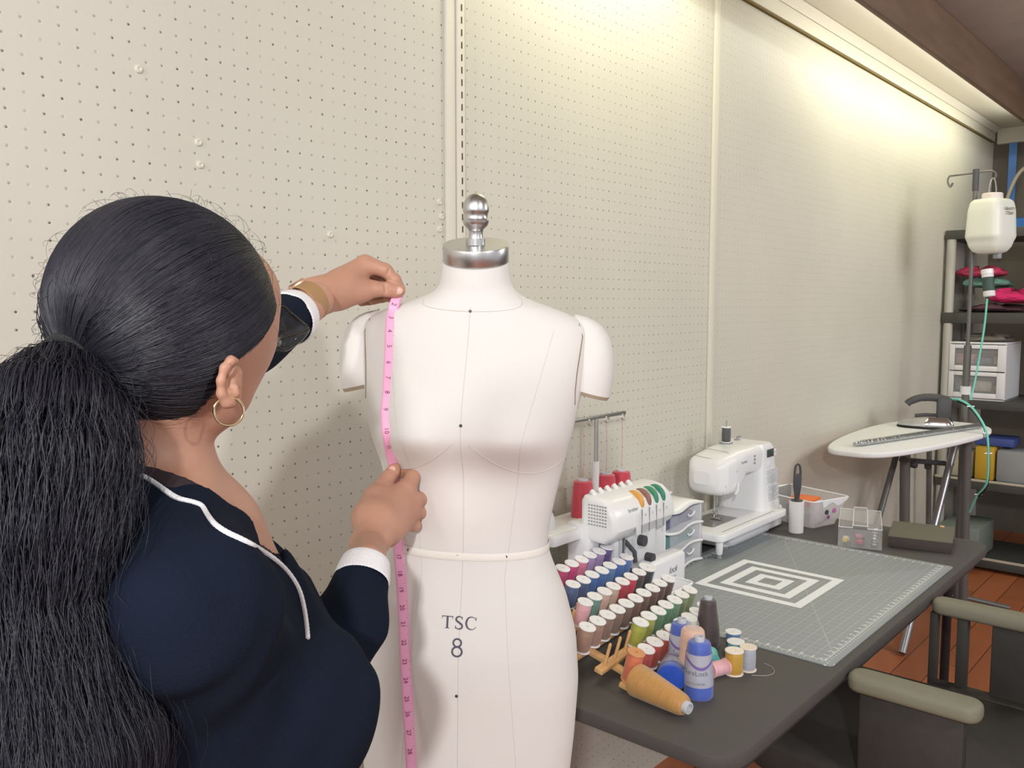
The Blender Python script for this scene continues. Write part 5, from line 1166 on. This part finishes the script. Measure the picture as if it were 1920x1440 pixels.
# ---------- head frame
Hc = at(314, 584, 0.752)
hF = camv(0.60, -0.26, 0.75).normalized(); hU = camv(0.10, 1.0, 0.25); hU = (hU - hF * hU.dot(hF)).normalized(); hS = hF.cross(hU).normalized()   # hS = her right
if hS.dot(c_right) < 0: hS = -hS
HA = np.array([[hF.x, hS.x, hU.x], [hF.y, hS.y, hU.y], [hF.z, hS.z, hU.z]])
HR = np.array([0.0965, 0.079, 0.096])
tie = at(130, 688, 0.678)

def torso(fd, g):
    """body mass; g = extra thickness of the garment"""
    fd.ell(M0 - UPZ * 0.17 + Bf * 0.015, (0.105 + g, 0.150 + g, 0.20 + g), axes_b, 0.03)
    for s_ in (-1, 1): fd.ell(M0 + Bf * 0.112 + Bl * 0.072 * s_ - UPZ * 0.205, (0.068 + g, 0.066 + g, 0.075 + g), axes_b, 0.05)
    fd.ell(M0 - UPZ * 0.40, (0.098 + g, 0.128 + g, 0.17), axes_b, 0.05)
    fd.ell(M0 - UPZ * 0.60 - Bf * 0.01, (0.120 + g, 0.168 + g, 0.15), axes_b, 0.05)
    fd.cone(M0 + UPZ * 0.01, Rsh, 0.050 + g, 0.050 + g, 0.04); fd.cone(M0 + UPZ * 0.01, Lsh, 0.050 + g, 0.050 + g, 0.04)
    fd.cone(M0 - UPZ * 0.045 + Bf * 0.060, M0 - UPZ * 0.14 + Bf * 0.078, 0.044 + g, 0.056 + g, 0.04)
    fd.cone(M0 - UPZ * 0.14 + Bf * 0.078, M0 - UPZ * 0.23 + Bf * 0.098, 0.056 + g, 0.062 + g, 0.04)

pts_all = [M0 - UPZ * 0.8, Rel, Lcf, Rcf, Hc, Lsh - Bl * 0.1]
lo = np.min([np.array(p) for p in pts_all], 0) - 0.22; hi = np.max([np.array(p) for p in pts_all], 0) + 0.16
lo[2] = M0.z - 0.75; hi[2] = Hc.z + 0.14
fb_ = Field(lo, hi, 0.0034)
torso(fb_, 0.0)
# neck
fb_.cone(at(232, 930, 0.785), at(288, 760, 0.765), 0.057, 0.051, 0.03)
# skull and face
fb_.ell(Hc, HR * 0.93, HA, 0.02)
fb_.cone(at(424, 558, 0.795), at(400, 640, 0.80), 0.048, 0.050, 0.02)
fb_.cone(at(400, 640, 0.80), at(388, 728, 0.785), 0.050, 0.034, 0.02)
fb_.cone(at(388, 728, 0.785), at(424, 735, 0.85), 0.034, 0.022, 0.02)
fb_.cone(at(436, 600, 0.86), at(452, 650, 0.885), 0.010, 0.013, 0.015)      # nose
fb_.ell(at(420, 695, 0.875), (0.022, 0.022, 0.012), HA, 0.01)                # mouth
for (u, v, d) in ((462, 612, 0.838), (385, 618, 0.89)): fb_.ell(at(u, v, d), (0.012, 0.013, 0.010), HA, 0.006)
# arms inside the sleeves
fb_.cone(Rsh, Rel, 0.044, 0.038, 0.02); fb_.chain([np.array(Rel), np.array(at(645, 1180, 0.985)), np.array(Rcf)], [0.036, 0.028, 0.021], 0.01); fb_.cone(Lsh, Lel, 0.042, 0.038, 0.02); fb_.cone(Lel, Lcf, 0.038, 0.026, 0.01)
parts_V, parts_F, off = [], [], 0
def addpart(VF):
    global off
    V, F = VF; parts_V.append(V); parts_F.append(F + off); off += len(V)
addpart(fb_.mesh())

# ---------- ear (finer grid)
ear_pts = [(441, 677, 0.722), (433, 676, 0.718), (421, 690, 0.714), (414, 714, 0.713), (415, 738, 0.716), (424, 755, 0.722)]
ep = [np.array(at(u, v, d - 0.004)) for u, v, d in ear_pts]
fe = Field(np.min(ep, 0) - 0.035, np.max(ep, 0) + 0.03, 0.0013)
fe.chain(ep, [0.0030, 0.0038, 0.0036, 0.0033, 0.0036, 0.0050], 0.003)
fe.cone(at(430, 694, 0.724), at(426, 742, 0.726), 0.0052, 0.0052, 0.004)
fe.cone(at(436, 700, 0.732), at(434, 745, 0.734), 0.0080, 0.0080, 0.006)
fe.chain([np.array(at(u, v, d)) for u, v, d in ((437, 690, 0.718), (429, 702, 0.716), (426, 720, 0.716), (430, 736, 0.718))], [0.0022, 0.0024, 0.0022, 0.0024], 0.002)
fe.cone(at(439, 726, 0.722), at(441, 737, 0.723), 0.0035, 0.0040, 0.003)
fe.cone(at(427, 751, 0.721), at(433, 755, 0.723), 0.0048, 0.0046, 0.003)
fe.cone(at(434, 712, 0.715), at(434, 724, 0.716), 0.0030, 0.0036, 0.002, sub=True)
addpart(fe.mesh())

# ---------- hands
def hand_field(ps, h=0.0013, pad=0.035):
    P = [np.array(p) for p in ps]; return Field(np.min(P, 0) - pad, np.max(P, 0) + pad, h)
nails = []
dL = d_sh + 0.012
A = lambda u, v, d: np.array(at(u, v, dL + d))
Lw = np.array(at(592, 562, 1.205))
lf = hand_field([Lcf, Lw, A(760, 550, 0), A(690, 485, 0.05), A(690, 570, 0.03)])
lf.cone(Lcf, Lw, 0.0275, 0.0245, 0.01)
lf.cone(A(585, 548, -0.075), A(648, 536, -0.035), 0.0215, 0.0235, 0.012)
lf.cone(A(600, 572, -0.07), A(640, 556, -0.035), 0.0165, 0.0165, 0.012)
# back of the hand: index side and little-finger side (farther away)
lf.cone(A(640, 532, -0.035), A(683, 500, -0.012), 0.0225, 0.0165, 0.012)
lf.cone(A(642, 535, -0.020), A(686, 500, 0.012), 0.0210, 0.0150, 0.012)
lf.cone(A(640, 545, -0.005), A(682, 512, 0.032), 0.0190, 0.0140, 0.012)
# index: knuckle - middle joint - tip
lf.chain([A(686, 496, -0.014), A(722, 507, -0.010), A(740, 525, -0.006), A(750, 541, 0.0)], [0.0145, 0.0102, 0.0090, 0.0080], 0.005)
# middle, ring, little curl behind
lf.chain([A(690, 502, 0.010), A(726, 520, 0.016), A(738, 545, 0.014), A(728, 557, 0.010)], [0.0130, 0.0100, 0.0090, 0.0080], 0.004)
lf.chain([A(684, 512, 0.030), A(712, 535, 0.036), A(718, 556, 0.030), A(700, 562, 0.020)], [0.0125, 0.0098, 0.0088, 0.0078], 0.004)
lf.chain([A(672, 522, 0.042), A(690, 548, 0.045), A(694, 562, 0.038), A(678, 566, 0.028)], [0.0115, 0.0085, 0.0078, 0.0070], 0.004)
# thumb: base - knuckle - tip
lf.chain([A(636, 553, -0.040), A(676, 546, -0.026), A(700, 542, -0.020)], [0.0200, 0.0150, 0.0122], 0.012)
lf.chain([A(700, 542, -0.020), A(728, 543, -0.012), A(742, 545, -0.008), A(750, 546, -0.006)], [0.0122, 0.0108, 0.0100, 0.0080], 0.004)
for (q0, q1, r_) in (((698, 491, -0.0290), (705, 515, -0.0275), 0.0022), ((703, 489, -0.0270), (709, 506, -0.0265), 0.0016), ((731, 504, -0.0190), (724, 519, -0.0195), 0.0015), ((721, 533, -0.0238), (723, 552, -0.0232), 0.0015), ((725, 533, -0.0230), (727, 551, -0.0226), 0.0012)):
    lf.cone(A(*q0), A(*q1), r_, r_, 0.003, sub=True)
addpart(lf.mesh())
nails.append((A(747, 545, -0.0168), c_right * 1.0 - c_up * 0.05, c_up, 0.0066, 0.0056))
# right hand
dR = d_hand
B = lambda u, v, d: np.array(at(u, v, dR + d))
rf = hand_field([Rcf, B(690, 1020, -0.12), B(750, 860, 0.02), B(800, 950, 0.05), B(640, 930, -0.02)])
rf.cone(Rcf, B(690, 1022, -0.125), 0.0245, 0.0225, 0.01)
rf.cone(B(690, 1022, -0.125), B(706, 975, -0.088), 0.0225, 0.0255, 0.012)
rf.cone(B(715, 1010, -0.11), B(735, 985, -0.070), 0.0150, 0.0170, 0.012)
rf.cone(B(700, 975, -0.085), B(758, 920, -0.030), 0.0235, 0.0155, 0.014)      # to index knuckle
rf.cone(B(712, 980, -0.080), B(771, 940, -0.022), 0.0225, 0.0150, 0.014)      # to middle knuckle
rf.cone(B(720, 990, -0.075), B(768, 962, -0.020), 0.0205, 0.0140, 0.014)      # ring
rf.cone(B(725, 1000, -0.075), B(757, 982, -0.022), 0.0180, 0.0125, 0.014)     # little
rf.chain([B(762, 918, -0.030), B(773, 895, -0.012), B(763, 886, 0.004), B(750, 884, 0.010)], [0.0140, 0.0108, 0.0092, 0.0082], 0.004)
rf.chain([B(773, 938, -0.022), B(789, 935, 0.006), B(778, 915, 0.022), B(764, 905, 0.022)], [0.0138, 0.0108, 0.0092, 0.0080], 0.004)
rf.chain([B(770, 960, -0.020), B(787, 960, 0.008), B(772, 942, 0.022), B(758, 930, 0.020)], [0.0132, 0.0102, 0.0090, 0.0080], 0.004)
rf.chain([B(759, 981, -0.022), B(777, 985, 0.000), B(768, 966, 0.016), B(754, 954, 0.014)], [0.0120, 0.0090, 0.0080, 0.0072], 0.004)
rf.chain([B(688, 968, -0.090), B(704, 934, -0.055), B(716, 915, -0.036)], [0.0200, 0.0160, 0.0128], 0.012)
rf.chain([B(716, 915, -0.036), B(728, 896, -0.020), B(736, 886, -0.012), B(740, 878, -0.007)], [0.0128, 0.0108, 0.0098, 0.0084], 0.004)
for (q0, q1, r_) in (((778, 922, -0.0210), (766, 935, -0.0400), 0.0020), ((782, 950, -0.0140), (764, 955, -0.0380), 0.0020), ((776, 974, -0.0130), (758, 976, -0.0360), 0.0018)):
    rf.cone(B(*q0), B(*q1), r_, r_, 0.003, sub=True)
addpart(rf.mesh())
nails.append((B(734.5, 881, -0.0205), -c_up * 0.9 + c_right * -0.45 + c_fwd * -0.2, c_right, 0.0060, 0.0052))
bodyV = np.concatenate(parts_V); bodyF = np.concatenate(parts_F)
body_o = figure_mesh('body', (bodyV, bodyF), M_skin)
for (p, x, y, a, b2) in nails:
    fr_ = frame(Vector(p), x, y)
    nb = MB(); nb.grid(lambda u, v: fr_ @ Vector((a * v * math.cos(2 * PI * u), b2 * v * math.sin(2 * PI * u), 0.0016 * (1 - v * v) * (1 if (fr_.to_3x3() @ Vector((0, 0, 1))).dot(c_fwd) < 0 else -1))), 24, 6, closed_u=True)
    nb.build('fingernail', M_nail, person, loc=PT.translation)

# ---------- cardigan
fc = Field(lo, hi, 0.0040)
torso(fc, 0.011)
fc.cone(Rsh, Rel, 0.060, 0.050, 0.035)
Rmid = at(652, 1172, 0.985)
fc.chain([np.array(Rel), np.array(Rmid), np.array(at(680, 1085, 1.025))], [0.048, 0.040, 0.031], 0.02)
fc.chain([np.array(Lsh), np.array(Lel), np.array(at(540, 600, 1.145))], [0.056, 0.049, 0.0355], 0.02)
# folds at the elbow crease and under the arm
for (p, q, r) in ((at(600, 1185, 0.93), at(575, 1260, 0.88), 0.006), (at(560, 1120, 0.86), at(470, 1150, 0.76), 0.005), (at(540, 1075, 0.85), at(440, 1060, 0.74), 0.005)): pass
fc.cone(M0 - UPZ * 0.030 + Bf * 0.030, M0 + UPZ * 0.20 + Bf * 0.06, 0.079, 0.16, 0.006, sub=True)
fc.cone(M0 - UPZ * 0.056 + Bf * 0.050 - Bl * 0.012, M0 + UPZ * 0.10 + Bf * 0.08, 0.070, 0.10, 0.006, sub=True)
fc.cone(M0 - UPZ * 0.030 + Bf * 0.050 - Bl * 0.02, M0 + UPZ * 0.12 + Bf * 0.10 - Bl * 0.02, 0.058, 0.09, 0.006, sub=True)
fc.cone(M0 - UPZ * 0.00 + Bf * 0.11, M0 - UPZ * 0.10 + Bf * 0.19, 0.045, 0.03, 0.006, sub=True)
fc.cut(np.array(M0 - UPZ * 0.68), np.array((0, 0, -1.0)))
# knit wrinkles
g_ = [fc.lo[i] + fc.h * np.arange(fc.n[i]) for i in range(3)]
X_, Y_, Z_ = np.meshgrid(*[a.astype(np.float32) for a in g_], indexing='ij', sparse=True)
fc.f = fc.f + 0.0028 * np.sin(38 * X_ + 22 * Z_ + 2 * np.sin(25 * Y_)) * np.sin(30 * Z_ - 19 * Y_ + 1.5 * np.sin(31 * X_)) + 0.0012 * np.sin(90 * X_ - 70 * Z_ + 3 * np.sin(40 * Y_))
cV, cF = fc.mesh(); card = figure_mesh('cardigan', (cV, cF), M_knit)
card_bvh = BVHTree.FromPolygons([tuple(p) for p in cV], [tuple(int(i) for i in f) for f in cF])
def on_card(u, v, lift=0.002):
    d = (at(u, v, 1) - CAM).normalized(); h = card_bvh.ray_cast(CAM, d); return (h[0] - d * lift) if h[0] is not None else None
def trim(pxs, r, name='trim_band'):
    P = []
    for (u, v) in smoothpath([(a, b, 0) for a, b in pxs], 8) and [(p.x, p.y) for p in smoothpath([(a, b, 0) for a, b in pxs], 8)]:
        q = on_card(u, v)
        if q is None or (P and (q - P[-1]).length > 0.12): continue
        P.append(q)
    Q = [sum(P[max(0, i - 2):i + 3], Vector()) / len(P[max(0, i - 2):i + 3]) for i in range(len(P))]
    return MB().tube([PT @ p for p in Q], [r * (1 + 0.10 * (i % 2)) for i in range(len(Q))], 8).build(name, M_knit_white, card)
trim([(262, 890), (285, 902), (308, 918), (333, 934), (360, 941), (378, 948), (388, 964), (402, 982), (425, 998), (455, 1012), (487, 1030), (517, 1050), (543, 1076), (561, 1106), (570, 1140), (575, 1175), (577, 1200)], 0.0021)
# cuffs
def cuff(a, b_, r0, r1, name='cuff'):
    ax = (b_ - a).normalized(); m = Matrix.Translation(PT @ a) @ ax.to_track_quat('Z', 'Y').to_matrix().to_4x4(); L_ = (b_ - a).length
    prof = [(r0 * 0.96, 0.0), (r0, 0.002), ((r0 + r1) / 2 * 1.01, L_ / 2), (r1, L_ - 0.002), (r1 * 0.95, L_), (r1 * 0.86, L_ - 0.001), (r1 * 0.86, 0.0)]
    b = MB(); n = 96
    b.grid(lambda u, v: m @ Vector(((lambda r, z: (r * (1 + 0.008 * math.cos(48 * 2 * PI * u)) * math.cos(2 * PI * u), r * (1 + 0.008 * math.cos(48 * 2 * PI * u)) * math.sin(2 * PI * u), z))(interp(v * 6, range(7), [p[0] for p in prof]), interp(v * 6, range(7), [p[1] for p in prof])))), 144, 13, closed_u=True)
    return b.build(name, M_knit_white, card)
cuff(at(678, 1089, 1.022), at(687, 1052, 1.042), 0.0330, 0.0290)
cuff(at(540, 599, 1.145), at(557, 587, 1.168), 0.0365, 0.0335)
# dark top in the neck opening
ft = Field(np.array(M0) - 0.22, np.array(M0) + 0.22, 0.004)
ft.ell(M0 - UPZ * 0.17 + Bf * 0.015, (0.110, 0.154, 0.203), axes_b, 0.03); ft.cone(M0 + UPZ * 0.01 - Bl * 0.03, Rsh, 0.053, 0.050, 0.04); ft.cone(M0 + UPZ * 0.01, Lsh, 0.053, 0.050, 0.04)
ft.cone(M0 - UPZ * 0.07 + Bf * 0.04, M0 - UPZ * 0.18 + Bf * 0.06, 0.05, 0.05, 0.05)
ft.cone(M0 - UPZ * 0.040 + Bf * 0.036, M0 + UPZ * 0.2 + Bf * 0.09, 0.080, 0.15, 0.006, sub=True); ft.cut(np.array(M0 - UPZ * 0.21), np.array((0, 0, -1.0)))
figure_mesh('undershirt', ft.mesh(), M_shirt)
# trousers and shoes
fl = Field(np.array(M0) * np.array([1, 1, 0]) + np.array([-0.30, -0.30, 0.0]), np.array(M0) * np.array([1, 1, 0]) + np.array([0.30, 0.30, 0.80]), 0.006)
fl.ell(M0 - UPZ * 0.62 - Bf * 0.01, (0.125, 0.172, 0.13), axes_b, 0.03)
for s_ in (-1, 1):
    hp_ = M0 - UPZ * 0.66 + Bl * 0.085 * s_; kn = Vector((hp_.x, hp_.y, 0.46)) + Bf * 0.02; ak = Vector((hp_.x, hp_.y, 0.09)) - Bf * 0.01
    fl.chain([np.array(hp_), np.array(kn), np.array(ak)], [0.088, 0.058, 0.046], 0.03)
fl.cut(np.array([0, 0, 0.06]), np.array((0, 0, -1.0)))
figure_mesh('trousers', fl.mesh(), M_trouser)
for s_ in (-1, 1):
    hp_ = M0 + Bl * 0.085 * s_; a = Vector((hp_.x, hp_.y, 0.045)) - Bf * 0.03; b_ = Vector((hp_.x, hp_.y, 0.030)) + Bf * 0.15
    fs_ = Field(np.minimum(np.array(a), np.array(b_)) - 0.07, np.maximum(np.array(a), np.array(b_)) + 0.09, 0.005)
    fs_.cone(a, b_, 0.042, 0.032, 0.02); fs_.cone(a, a + UPZ * 0.05, 0.04, 0.045, 0.02); fs_.cut(np.array([0, 0, 0.001]), np.array((0, 0, -1.0)))
    figure_mesh('shoe', fs_.mesh(), M_black_metal)

# ---------- hair
rng = np.random.default_rng(7)
hc = np.array(Hc); tieN = np.array(tie)
fh = Field(np.minimum(hc, np.array(at(0, 1700, 0.6))) - 0.16, np.maximum(hc, np.array(at(150, 700, 0.66))) + 0.15, 0.004)
fh.ell(hc, HR * 0.985, HA, 0.01)
fh.cone(Hc.lerp(tie, 0.62), tie, 0.042, 0.013, 0.02)
# open the face side
fa = np.array(hF) * 1.0
PF = [np.array(at(u, v, d)) for u, v, d in ((505, 700, 0.70), (505, 700, 0.95))]
tail = [(130, 688, 0.678, 0.020), (112, 722, 0.658, 0.034), (98, 775, 0.642, 0.050), (90, 860, 0.632, 0.056), (82, 990, 0.622, 0.052), (78, 1130, 0.615, 0.045), (98, 1260, 0.612, 0.052), (118, 1400, 0.612, 0.066), (118, 1560, 0.612, 0.060), (110, 1700, 0.612, 0.03)]
tc_ = np.array([np.array(at(u, v, d)) for u, v, d, r in tail]); tr_ = np.array([t[3] for t in tail])
fh.chain(list(tc_), list(tr_ * np.array([0.6, 0.62, 0.78] + [0.86] * 7)), 0.008)
hV, hFc = fh.mesh()
def hs(P): q = (P - hc) @ HA; return q / HR
def hair_ok(q):
    """q: unit-sphere coordinates (forward, right, up); True where hair grows"""
    f, s_, u = q[..., 0], q[..., 1], q[..., 2]
    lim = np.interp(u, [-1.0, -0.75, -0.56, -0.43, -0.33, -0.18, 0.08, 0.30, 0.45, 1.0], [0.28, 0.31, 0.26, 0.34, 0.40, 0.56, 0.69, 0.77, 0.83, 1.2])
    return f < lim
cen = hV[hFc].mean(1); q = hs(cen); rr_ = np.linalg.norm(q, axis=1)
keep = hair_ok(q / rr_[:, None]) | (rr_ > 1.25)
hair = figure_mesh('hair', (hV, hFc[keep]), M_hair)
# strands combed over the scalp to the tie
tdir = hs(tieN); tdir /= np.linalg.norm(tdir)
def scalp(n, m, lift=(0.0, 0.035), start=(0.15, 1.0)):
    out = []
    while len(out) < n:
        v = rng.normal(size=3); v /= np.linalg.norm(v)
        if not hair_ok(v): continue
        c = np.clip(v @ tdir, -1, 1); th = math.acos(c)
        if th < 0.25: continue
        ax = v - tdir * c; ax /= np.linalg.norm(ax)
        # go out to the hairline from v
        t2 = th
        for k in range(30):
            t3 = t2 + 0.06; w_ = tdir * math.cos(t3) + ax * math.sin(t3)
            if t3 > 2.9 or not hair_ok(w_): break
            t2 = t3
        t0 = t2 if rng.random() < 0.55 else th + (t2 - th) * rng.random()
        T1 = 0.72; l_ = rng.uniform(*lift); side = np.cross(tdir, ax); wob = rng.normal() * 0.02; ph = rng.uniform(0, 6)
        ma = m if t0 > T1 + 0.05 else 3; ths = np.linspace(max(t0, T1 + 0.02), T1, ma)
        r_ = 1.0 + l_ * np.sin(np.linspace(0.05, 1, ma) * PI / 2)
        d = np.cos(ths)[:, None] * tdir + np.sin(ths)[:, None] * ax + (wob * np.sin(np.linspace(0, 3, ma) + ph))[:, None] * side
        d /= np.linalg.norm(d, axis=1, keepdims=True)
        bad = np.where(~hair_ok(d))[0]
        if len(bad) and bad[-1] < ma - 3: d = d[bad[-1] + 1:]; r_ = r_[bad[-1] + 1:]
        elif len(bad): continue
        P = hc + (d * r_[:, None] * HR) @ HA.T
        # last stretch runs straight into the tie
        rad_ = P[-1] - tieN; tn = (tieN - hc) / np.linalg.norm(tieN - hc); rad_ = rad_ - tn * (rad_ @ tn); rad_ /= np.linalg.norm(rad_)
        e = tieN + rad_ * rng.uniform(0.016, 0.0215) - tn * 0.004; p1 = P[-1] + (P[-1] - P[-2]) / np.linalg.norm(P[-1] - P[-2]) * 0.018
        tt_ = np.linspace(0, 1, 8)[1:, None]; Q = P[-1] * (1 - tt_) ** 2 + p1 * 2 * tt_ * (1 - tt_) + e * tt_ ** 2
        P = np.vstack([P, Q]); cl = np.concatenate([[0], np.cumsum(np.linalg.norm(np.diff(P, axis=0), axis=1))]); si = np.linspace(0, cl[-1], m + 6)
        P = np.stack([np.interp(si, cl, P[:, j]) for j in range(3)], 1)
        out.append(P)
    return np.array(out)
sV, sF = strands(scalp(10000, 18), 0.00040)
V2, F2 = sV, sF
def tail_paths(n, m, spread=1.0, wave=1.0):
    kt = np.linspace(0, len(tail) - 1, m); C_ = np.stack([np.interp(kt, range(len(tail)), tc_[:, i]) for i in range(3)], 1); R_ = np.interp(kt, range(len(tail)), tr_)
    T_ = np.gradient(C_, axis=0); T_ /= np.linalg.norm(T_, axis=1, keepdims=True); A1 = np.cross(T_, np.array(c_fwd)); A1 /= np.linalg.norm(A1, axis=1, keepdims=True); B1 = np.cross(T_, A1)
    out = []
    for i in range(n):
        a = rng.uniform(0, 2 * PI); r = rng.uniform(0.55, 1.04) * spread if rng.random() < 0.9 else rng.uniform(0.9, 1.18) * spread
        da = rng.normal() * 0.5; aa = a + da * np.linspace(0, 1, m); ph = rng.uniform(0, 2 * PI, 3); fr2 = rng.uniform(4, 8)
        tt = np.linspace(0, 1, m); wv = 0.0022 * wave * np.minimum(1, tt * 6)
        P = C_ + (R_ * r)[:, None] * (np.cos(aa)[:, None] * A1 + np.sin(aa)[:, None] * B1)
        P = P + (wv * np.sin(tt * fr2 * 2 * PI + ph[0]))[:, None] * A1 + (wv * np.sin(tt * (fr2 + 1.3) * 2 * PI + ph[1]))[:, None] * B1
        ln = rng.uniform(0.75, 1.0); idx = np.linspace(0, (m - 1) * ln, m); P = np.stack([np.interp(idx, range(m), P[:, j]) for j in range(3)], 1)
        out.append(P)
    return np.array(out)
tV, tF = strands(tail_paths(4600, 84), 0.00042)
# flyaways: short fine curls lifting off the outline
fw = []
for i in range(420):
    v = rng.normal(size=3); v /= np.linalg.norm(v)
    if not hair_ok(v): continue
    c = v @ tdir; ax = tdir - v * c; ax /= np.linalg.norm(ax) + 1e-9; sd = np.cross(v, ax); m = 10; tt = np.linspace(0, 1, m); L_ = rng.uniform(0.1, 0.45)
    s1, s2 = rng.normal(size=2) * 0.5
    d = v[None] + (tt * L_)[:, None] * (ax * (0.6 + 0.4 * s1) + sd * s2)[None]; d /= np.linalg.norm(d, axis=1, keepdims=True)
    r_ = 1.02 + rng.uniform(0.02, 0.11) * np.sin(tt * PI * rng.uniform(0.5, 1.0))
    fw.append(hc + (d * r_[:, None] * HR) @ HA.T)
wV, wF = strands(np.array(fw), 0.00016)
tw = tail_paths(260, 84, 1.22, 2.2); w2V, w2F = strands(tw, 0.00016)
allV = [V2, tV, wV, w2V]; allF = [F2, tF, wF, w2F]; o_ = 0; FF = []
for V_, F_ in zip(allV, allF): FF.append(F_ + o_); o_ += len(V_)
so = mesh_np('hair_strands', np.concatenate(allV) + pofs, np.concatenate(FF), M_hair, hair)
# tie: two turns of cord
tax = (tie - Hc).normalized() + (Vector(tc_[1]) - tie).normalized() * 0.6; tax.normalize()
for k in range(3):
    m = Matrix.Translation(PT @ (tie - tax * (0.010 - 0.008 * k))) @ tax.to_track_quat('Z', 'Y').to_matrix().to_4x4()
    MB().tube([m @ Vector((0.0232 * math.cos(a), 0.0240 * math.sin(a), 0.002 * math.sin(a * 2 + k))) for a in np.linspace(0, 2 * PI, 40)[:-1]], 0.0036, 8, closed=True).build('hair_tie', mat('hair_tie_black', (34, 34, 38), 0.7), hair)

for (u, v, d) in ((458, 610, 0.840), (383, 616, 0.890)):
    e_ = at(u, v, d) + hF * 0.002; eb = MB(); ef = frame(PT @ e_, hS, hU)
    eb.lathe([(0.0, 0.0105), (0.004, 0.0098), (0.008, 0.0066), (0.0102, 0.0)], 20, PT @ Matrix.Translation(e_) @ hF.to_track_quat('Z', 'Y').to_matrix().to_4x4())
    eo = eb.build('eye', mat('eye_white', (226, 222, 216), 0.2), person)
    MB().lathe([(0.0, 0.0110), (0.0052, 0.0099)], 20, PT @ Matrix.Translation(e_) @ hF.to_track_quat('Z', 'Y').to_matrix().to_4x4()).build('iris', mat('iris_brown', (52, 34, 26), 0.2), eo)
# ---------- earring, glasses, watch
M_gold = mat('pale_gold', (236, 214, 170), 0.18, metal=1.0)
ec = PT @ at(429, 771, 0.719)
MB().tube([ec + (c_right * math.cos(a) * 0.94 + c_up * math.sin(a) + c_fwd * 0.34 * math.cos(a)) * 0.0117 for a in np.linspace(0, 2 * PI, 64)[:-1]], 0.0011, 10, closed=True).build('hoop_earring', M_gold, person)
M_frame = mat('glasses_black', (40, 44, 44), 0.25, coat=0.5); M_lens = mat('glasses_lens', (90, 96, 96), 0.05, alpha=0.22, spec=0.9)
gt = [(448, 668, 0.735), (470, 657, 0.765), (497, 649, 0.80), (520, 641, 0.835)]
MB().tube([PT @ at(u, v, d) for u, v, d in gt], [0.0016, 0.0030, 0.0042, 0.0044], 10).build('temple_arm', M_frame, person)
def lens(pxs, name):
    P = smoothpath([PT @ at(u, v, d) for u, v, d in pxs], 6, closed=True)
    g = MB().tube(P, 0.0015, 8, closed=True).build('glasses_rim', M_frame, person)
    c = sum(P, Vector()) / len(P); MB().add([c] + P, [(0, i + 1, (i + 1) % len(P) + 1) for i in range(len(P))], 0, True).build('lens', M_lens, g, solid=0.001)
lens([(520, 640, 0.835), (552, 628, 0.848), (578, 617, 0.858), (568, 634, 0.855), (548, 650, 0.846), (530, 658, 0.838), (515, 652, 0.834)], 'near')
lens([(529, 576, 0.868), (546, 588, 0.868), (564, 603, 0.866), (577, 617, 0.860), (552, 627, 0.856), (525, 636, 0.852), (508, 640, 0.868), (506, 600, 0.876)], 'far')
# watch: band, case edge
wa, wb = at(564, 576, 1.180), at(586, 562, 1.200); wax = (wb - wa).normalized(); wm = Matrix.Translation(PT @ wa) @ wax.to_track_quat('Z', 'Y').to_matrix().to_4x4(); Lw_ = (wb - wa).length
MB().lathe([(0.0285, 0.0), (0.0295, 0.001), (0.0290, Lw_ * 0.5), (0.0283, Lw_ - 0.001), (0.0270, Lw_), (0.026, Lw_ / 2), (0.0270, 0.0)], 48, wm, cap=False).build('watch_band', mat('watch_band_tan', (160, 126, 88), 0.6), person)
wc = at(559, 545, 1.180)
MB().box((0, 0, 0), (0.032, 0.026, 0.0060), 0.0028, M=PT @ frame(wc, wax, c_right * 0.45 + c_fwd * 0.9)).build('watch_case', mat('watch_rose_gold', (226, 186, 160), 0.25, metal=0.9), person)
